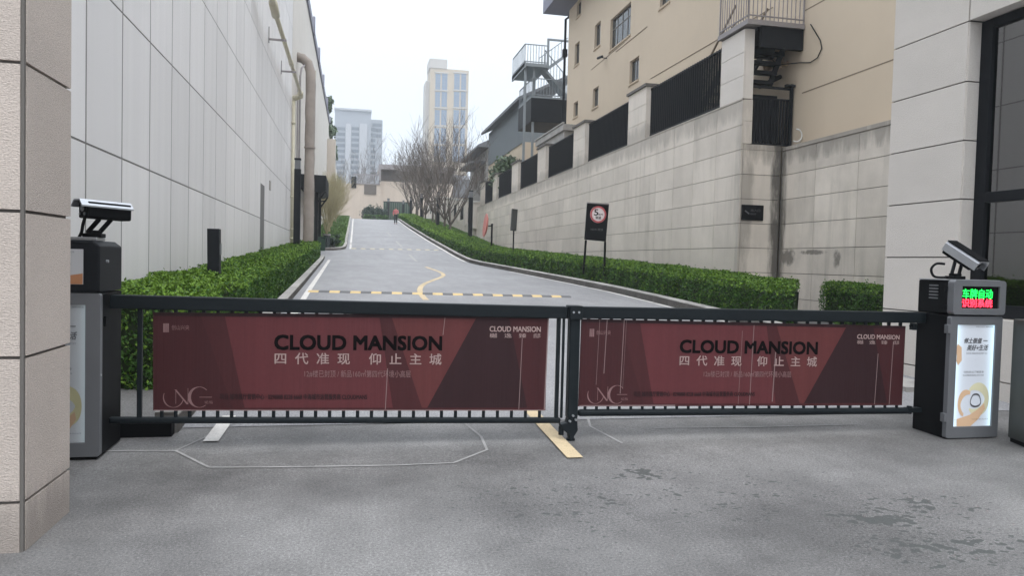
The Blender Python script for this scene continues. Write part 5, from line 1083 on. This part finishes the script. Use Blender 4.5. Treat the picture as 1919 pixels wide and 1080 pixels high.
# ------------------------------------------------------------------ the walker
def person(x, y, label):
    z = g(y) + .006; t = thing('person', (x, y, z), label, 'person')
    J = {'pel': (0, 0, .95), 'spn': (0, .01, 1.15), 'chs': (0, .02, 1.38), 'nck': (0, .02, 1.50), 'hd': (0, .0, 1.60), 'top': (0, .0, 1.73),
         'hL': (-.09, 0, .92), 'kL': (-.10, -.16, .52), 'aL': (-.10, -.04, .09), 'tL': (-.10, -.20, .04), 'hR': (.09, 0, .92), 'kR': (.10, .06, .50), 'aR': (.10, .22, .12), 'tR': (.10, .08, .03),
         'sL': (-.18, .02, 1.42), 'eL': (-.25, .10, 1.15), 'wL': (-.24, -.02, .92), 'fL': (-.235, -.06, .82), 'sR': (.18, .02, 1.42), 'eR': (.24, -.06, 1.16), 'wR': (.16, -.26, 1.12), 'fR': (.10, -.30, 1.12)}
    E_ = [('pel', 'spn'), ('spn', 'chs'), ('chs', 'nck'), ('nck', 'hd'), ('hd', 'top'), ('pel', 'hL'), ('hL', 'kL'), ('kL', 'aL'), ('aL', 'tL'), ('pel', 'hR'), ('hR', 'kR'), ('kR', 'aR'), ('aR', 'tR'),
          ('chs', 'sL'), ('sL', 'eL'), ('eL', 'wL'), ('wL', 'fL'), ('chs', 'sR'), ('sR', 'eR'), ('eR', 'wR'), ('wR', 'fR')]
    R_ = {'pel': .13, 'spn': .125, 'chs': .14, 'nck': .055, 'hd': .085, 'top': .06, 'hL': .095, 'kL': .065, 'aL': .045, 'tL': .035, 'hR': .095, 'kR': .065, 'aR': .045, 'tR': .035, 'sL': .065, 'eL': .048, 'wL': .034, 'fL': .028, 'sR': .065, 'eR': .048, 'wR': .034, 'fR': .028}
    def skinned(name, keys, m, grow=0.0, root='pel'):
        idx = {k: i for i, k in enumerate(keys)}; me = bpy.data.meshes.new(name)
        me.from_pydata([J[k] for k in keys], [(idx[a], idx[b]) for a, b in E_ if a in idx and b in idx], [])
        o = bpy.data.objects.new(name, me); COL.objects.link(o); o.parent = t
        sk = o.modifiers.new('skin', 'SKIN'); sv = me.skin_vertices[0].data if me.skin_vertices else None
        if sv is None:
            bpy.context.view_layer.objects.active = o
            sv = me.skin_vertices.new(name='') if hasattr(me.skin_vertices, 'new') else me.skin_vertices[0]; sv = me.skin_vertices[0].data
        for k, i in idx.items(): r = R_[k] + grow; sv[i].radius = (r, r * .8 if k in ('pel', 'spn', 'chs') else r); sv[i].use_root = (k == root)
        o.modifiers.new('sub', 'SUBSURF').levels = 2; o.modifiers['sub'].render_levels = 2
        dg = bpy.context.evaluated_depsgraph_get(); m2 = bpy.data.meshes.new_from_object(o.evaluated_get(dg)); o.modifiers.clear(); o.data = m2
        m2.materials.clear(); m2.materials.append(m); m2.polygons.foreach_set('use_smooth', [True] * len(m2.polygons)); return o
    skinned('body', list(J), M_['skin'])
    skinned('trousers', ['pel', 'hL', 'kL', 'aL', 'hR', 'kR', 'aR'], M_['cloth_dark'], .014)
    skinned('jacket', ['spn', 'chs', 'sL', 'eL', 'wL', 'sR', 'eR', 'wR', 'pel'], M_['cloth_pink'], .02, 'chs')
    mb = MB(); nn = 10; vs = []
    for i in range(6):
        a = math.pi / 2 * i / 5.5
        for k in range(nn): q = 2 * math.pi * k / nn; vs.append((x + .1 * math.cos(a) * math.cos(q), y + .02 + .11 * math.cos(a) * math.sin(q), z + 1.62 + .13 * math.sin(a)))
    mb.add(vs, [(i * nn + k, i * nn + (k + 1) % nn, (i + 1) * nn + (k + 1) % nn, (i + 1) * nn + k) for i in range(5) for k in range(nn)]); mb.build('hair', M_['hair'], t, smooth=True)
    mb = MB()
    for s in (-1, 1):
        a = Vector(J['aL' if s < 0 else 'aR']); b = Vector(J['tL' if s < 0 else 'tR']); mb.bar(a + Vector((x, y, z - .03)), b + Vector((x, y, z - .01)), .08, .06)
    mb.build('shoe', M_['hair'], t, bevel=.015)
person(4.15, 77.0, 'person in a pink top and dark trousers walking down at the top of the ramp')

# ------------------------------------------------------------------ air
HZ = 0.0009
mb = MB(); mb.box(-930, 930, -70, 1230, -1.5, 160)
hz = mb.build('haze', []); hm = bpy.data.materials.new('haze'); hm.use_nodes = True; hn = hm.node_tree.nodes; hn.clear()
ho = hn.new('ShaderNodeOutputMaterial'); hv = hn.new('ShaderNodeVolumePrincipled'); hv.inputs['Color'].default_value = (.88, .93, .98, 1); hv.inputs['Density'].default_value = HZ; hv.inputs['Anisotropy'].default_value = .2
hm.node_tree.links.new(hv.outputs[0], ho.inputs['Volume']); hz.data.materials.append(hm); tag(hz, kind='stuff')
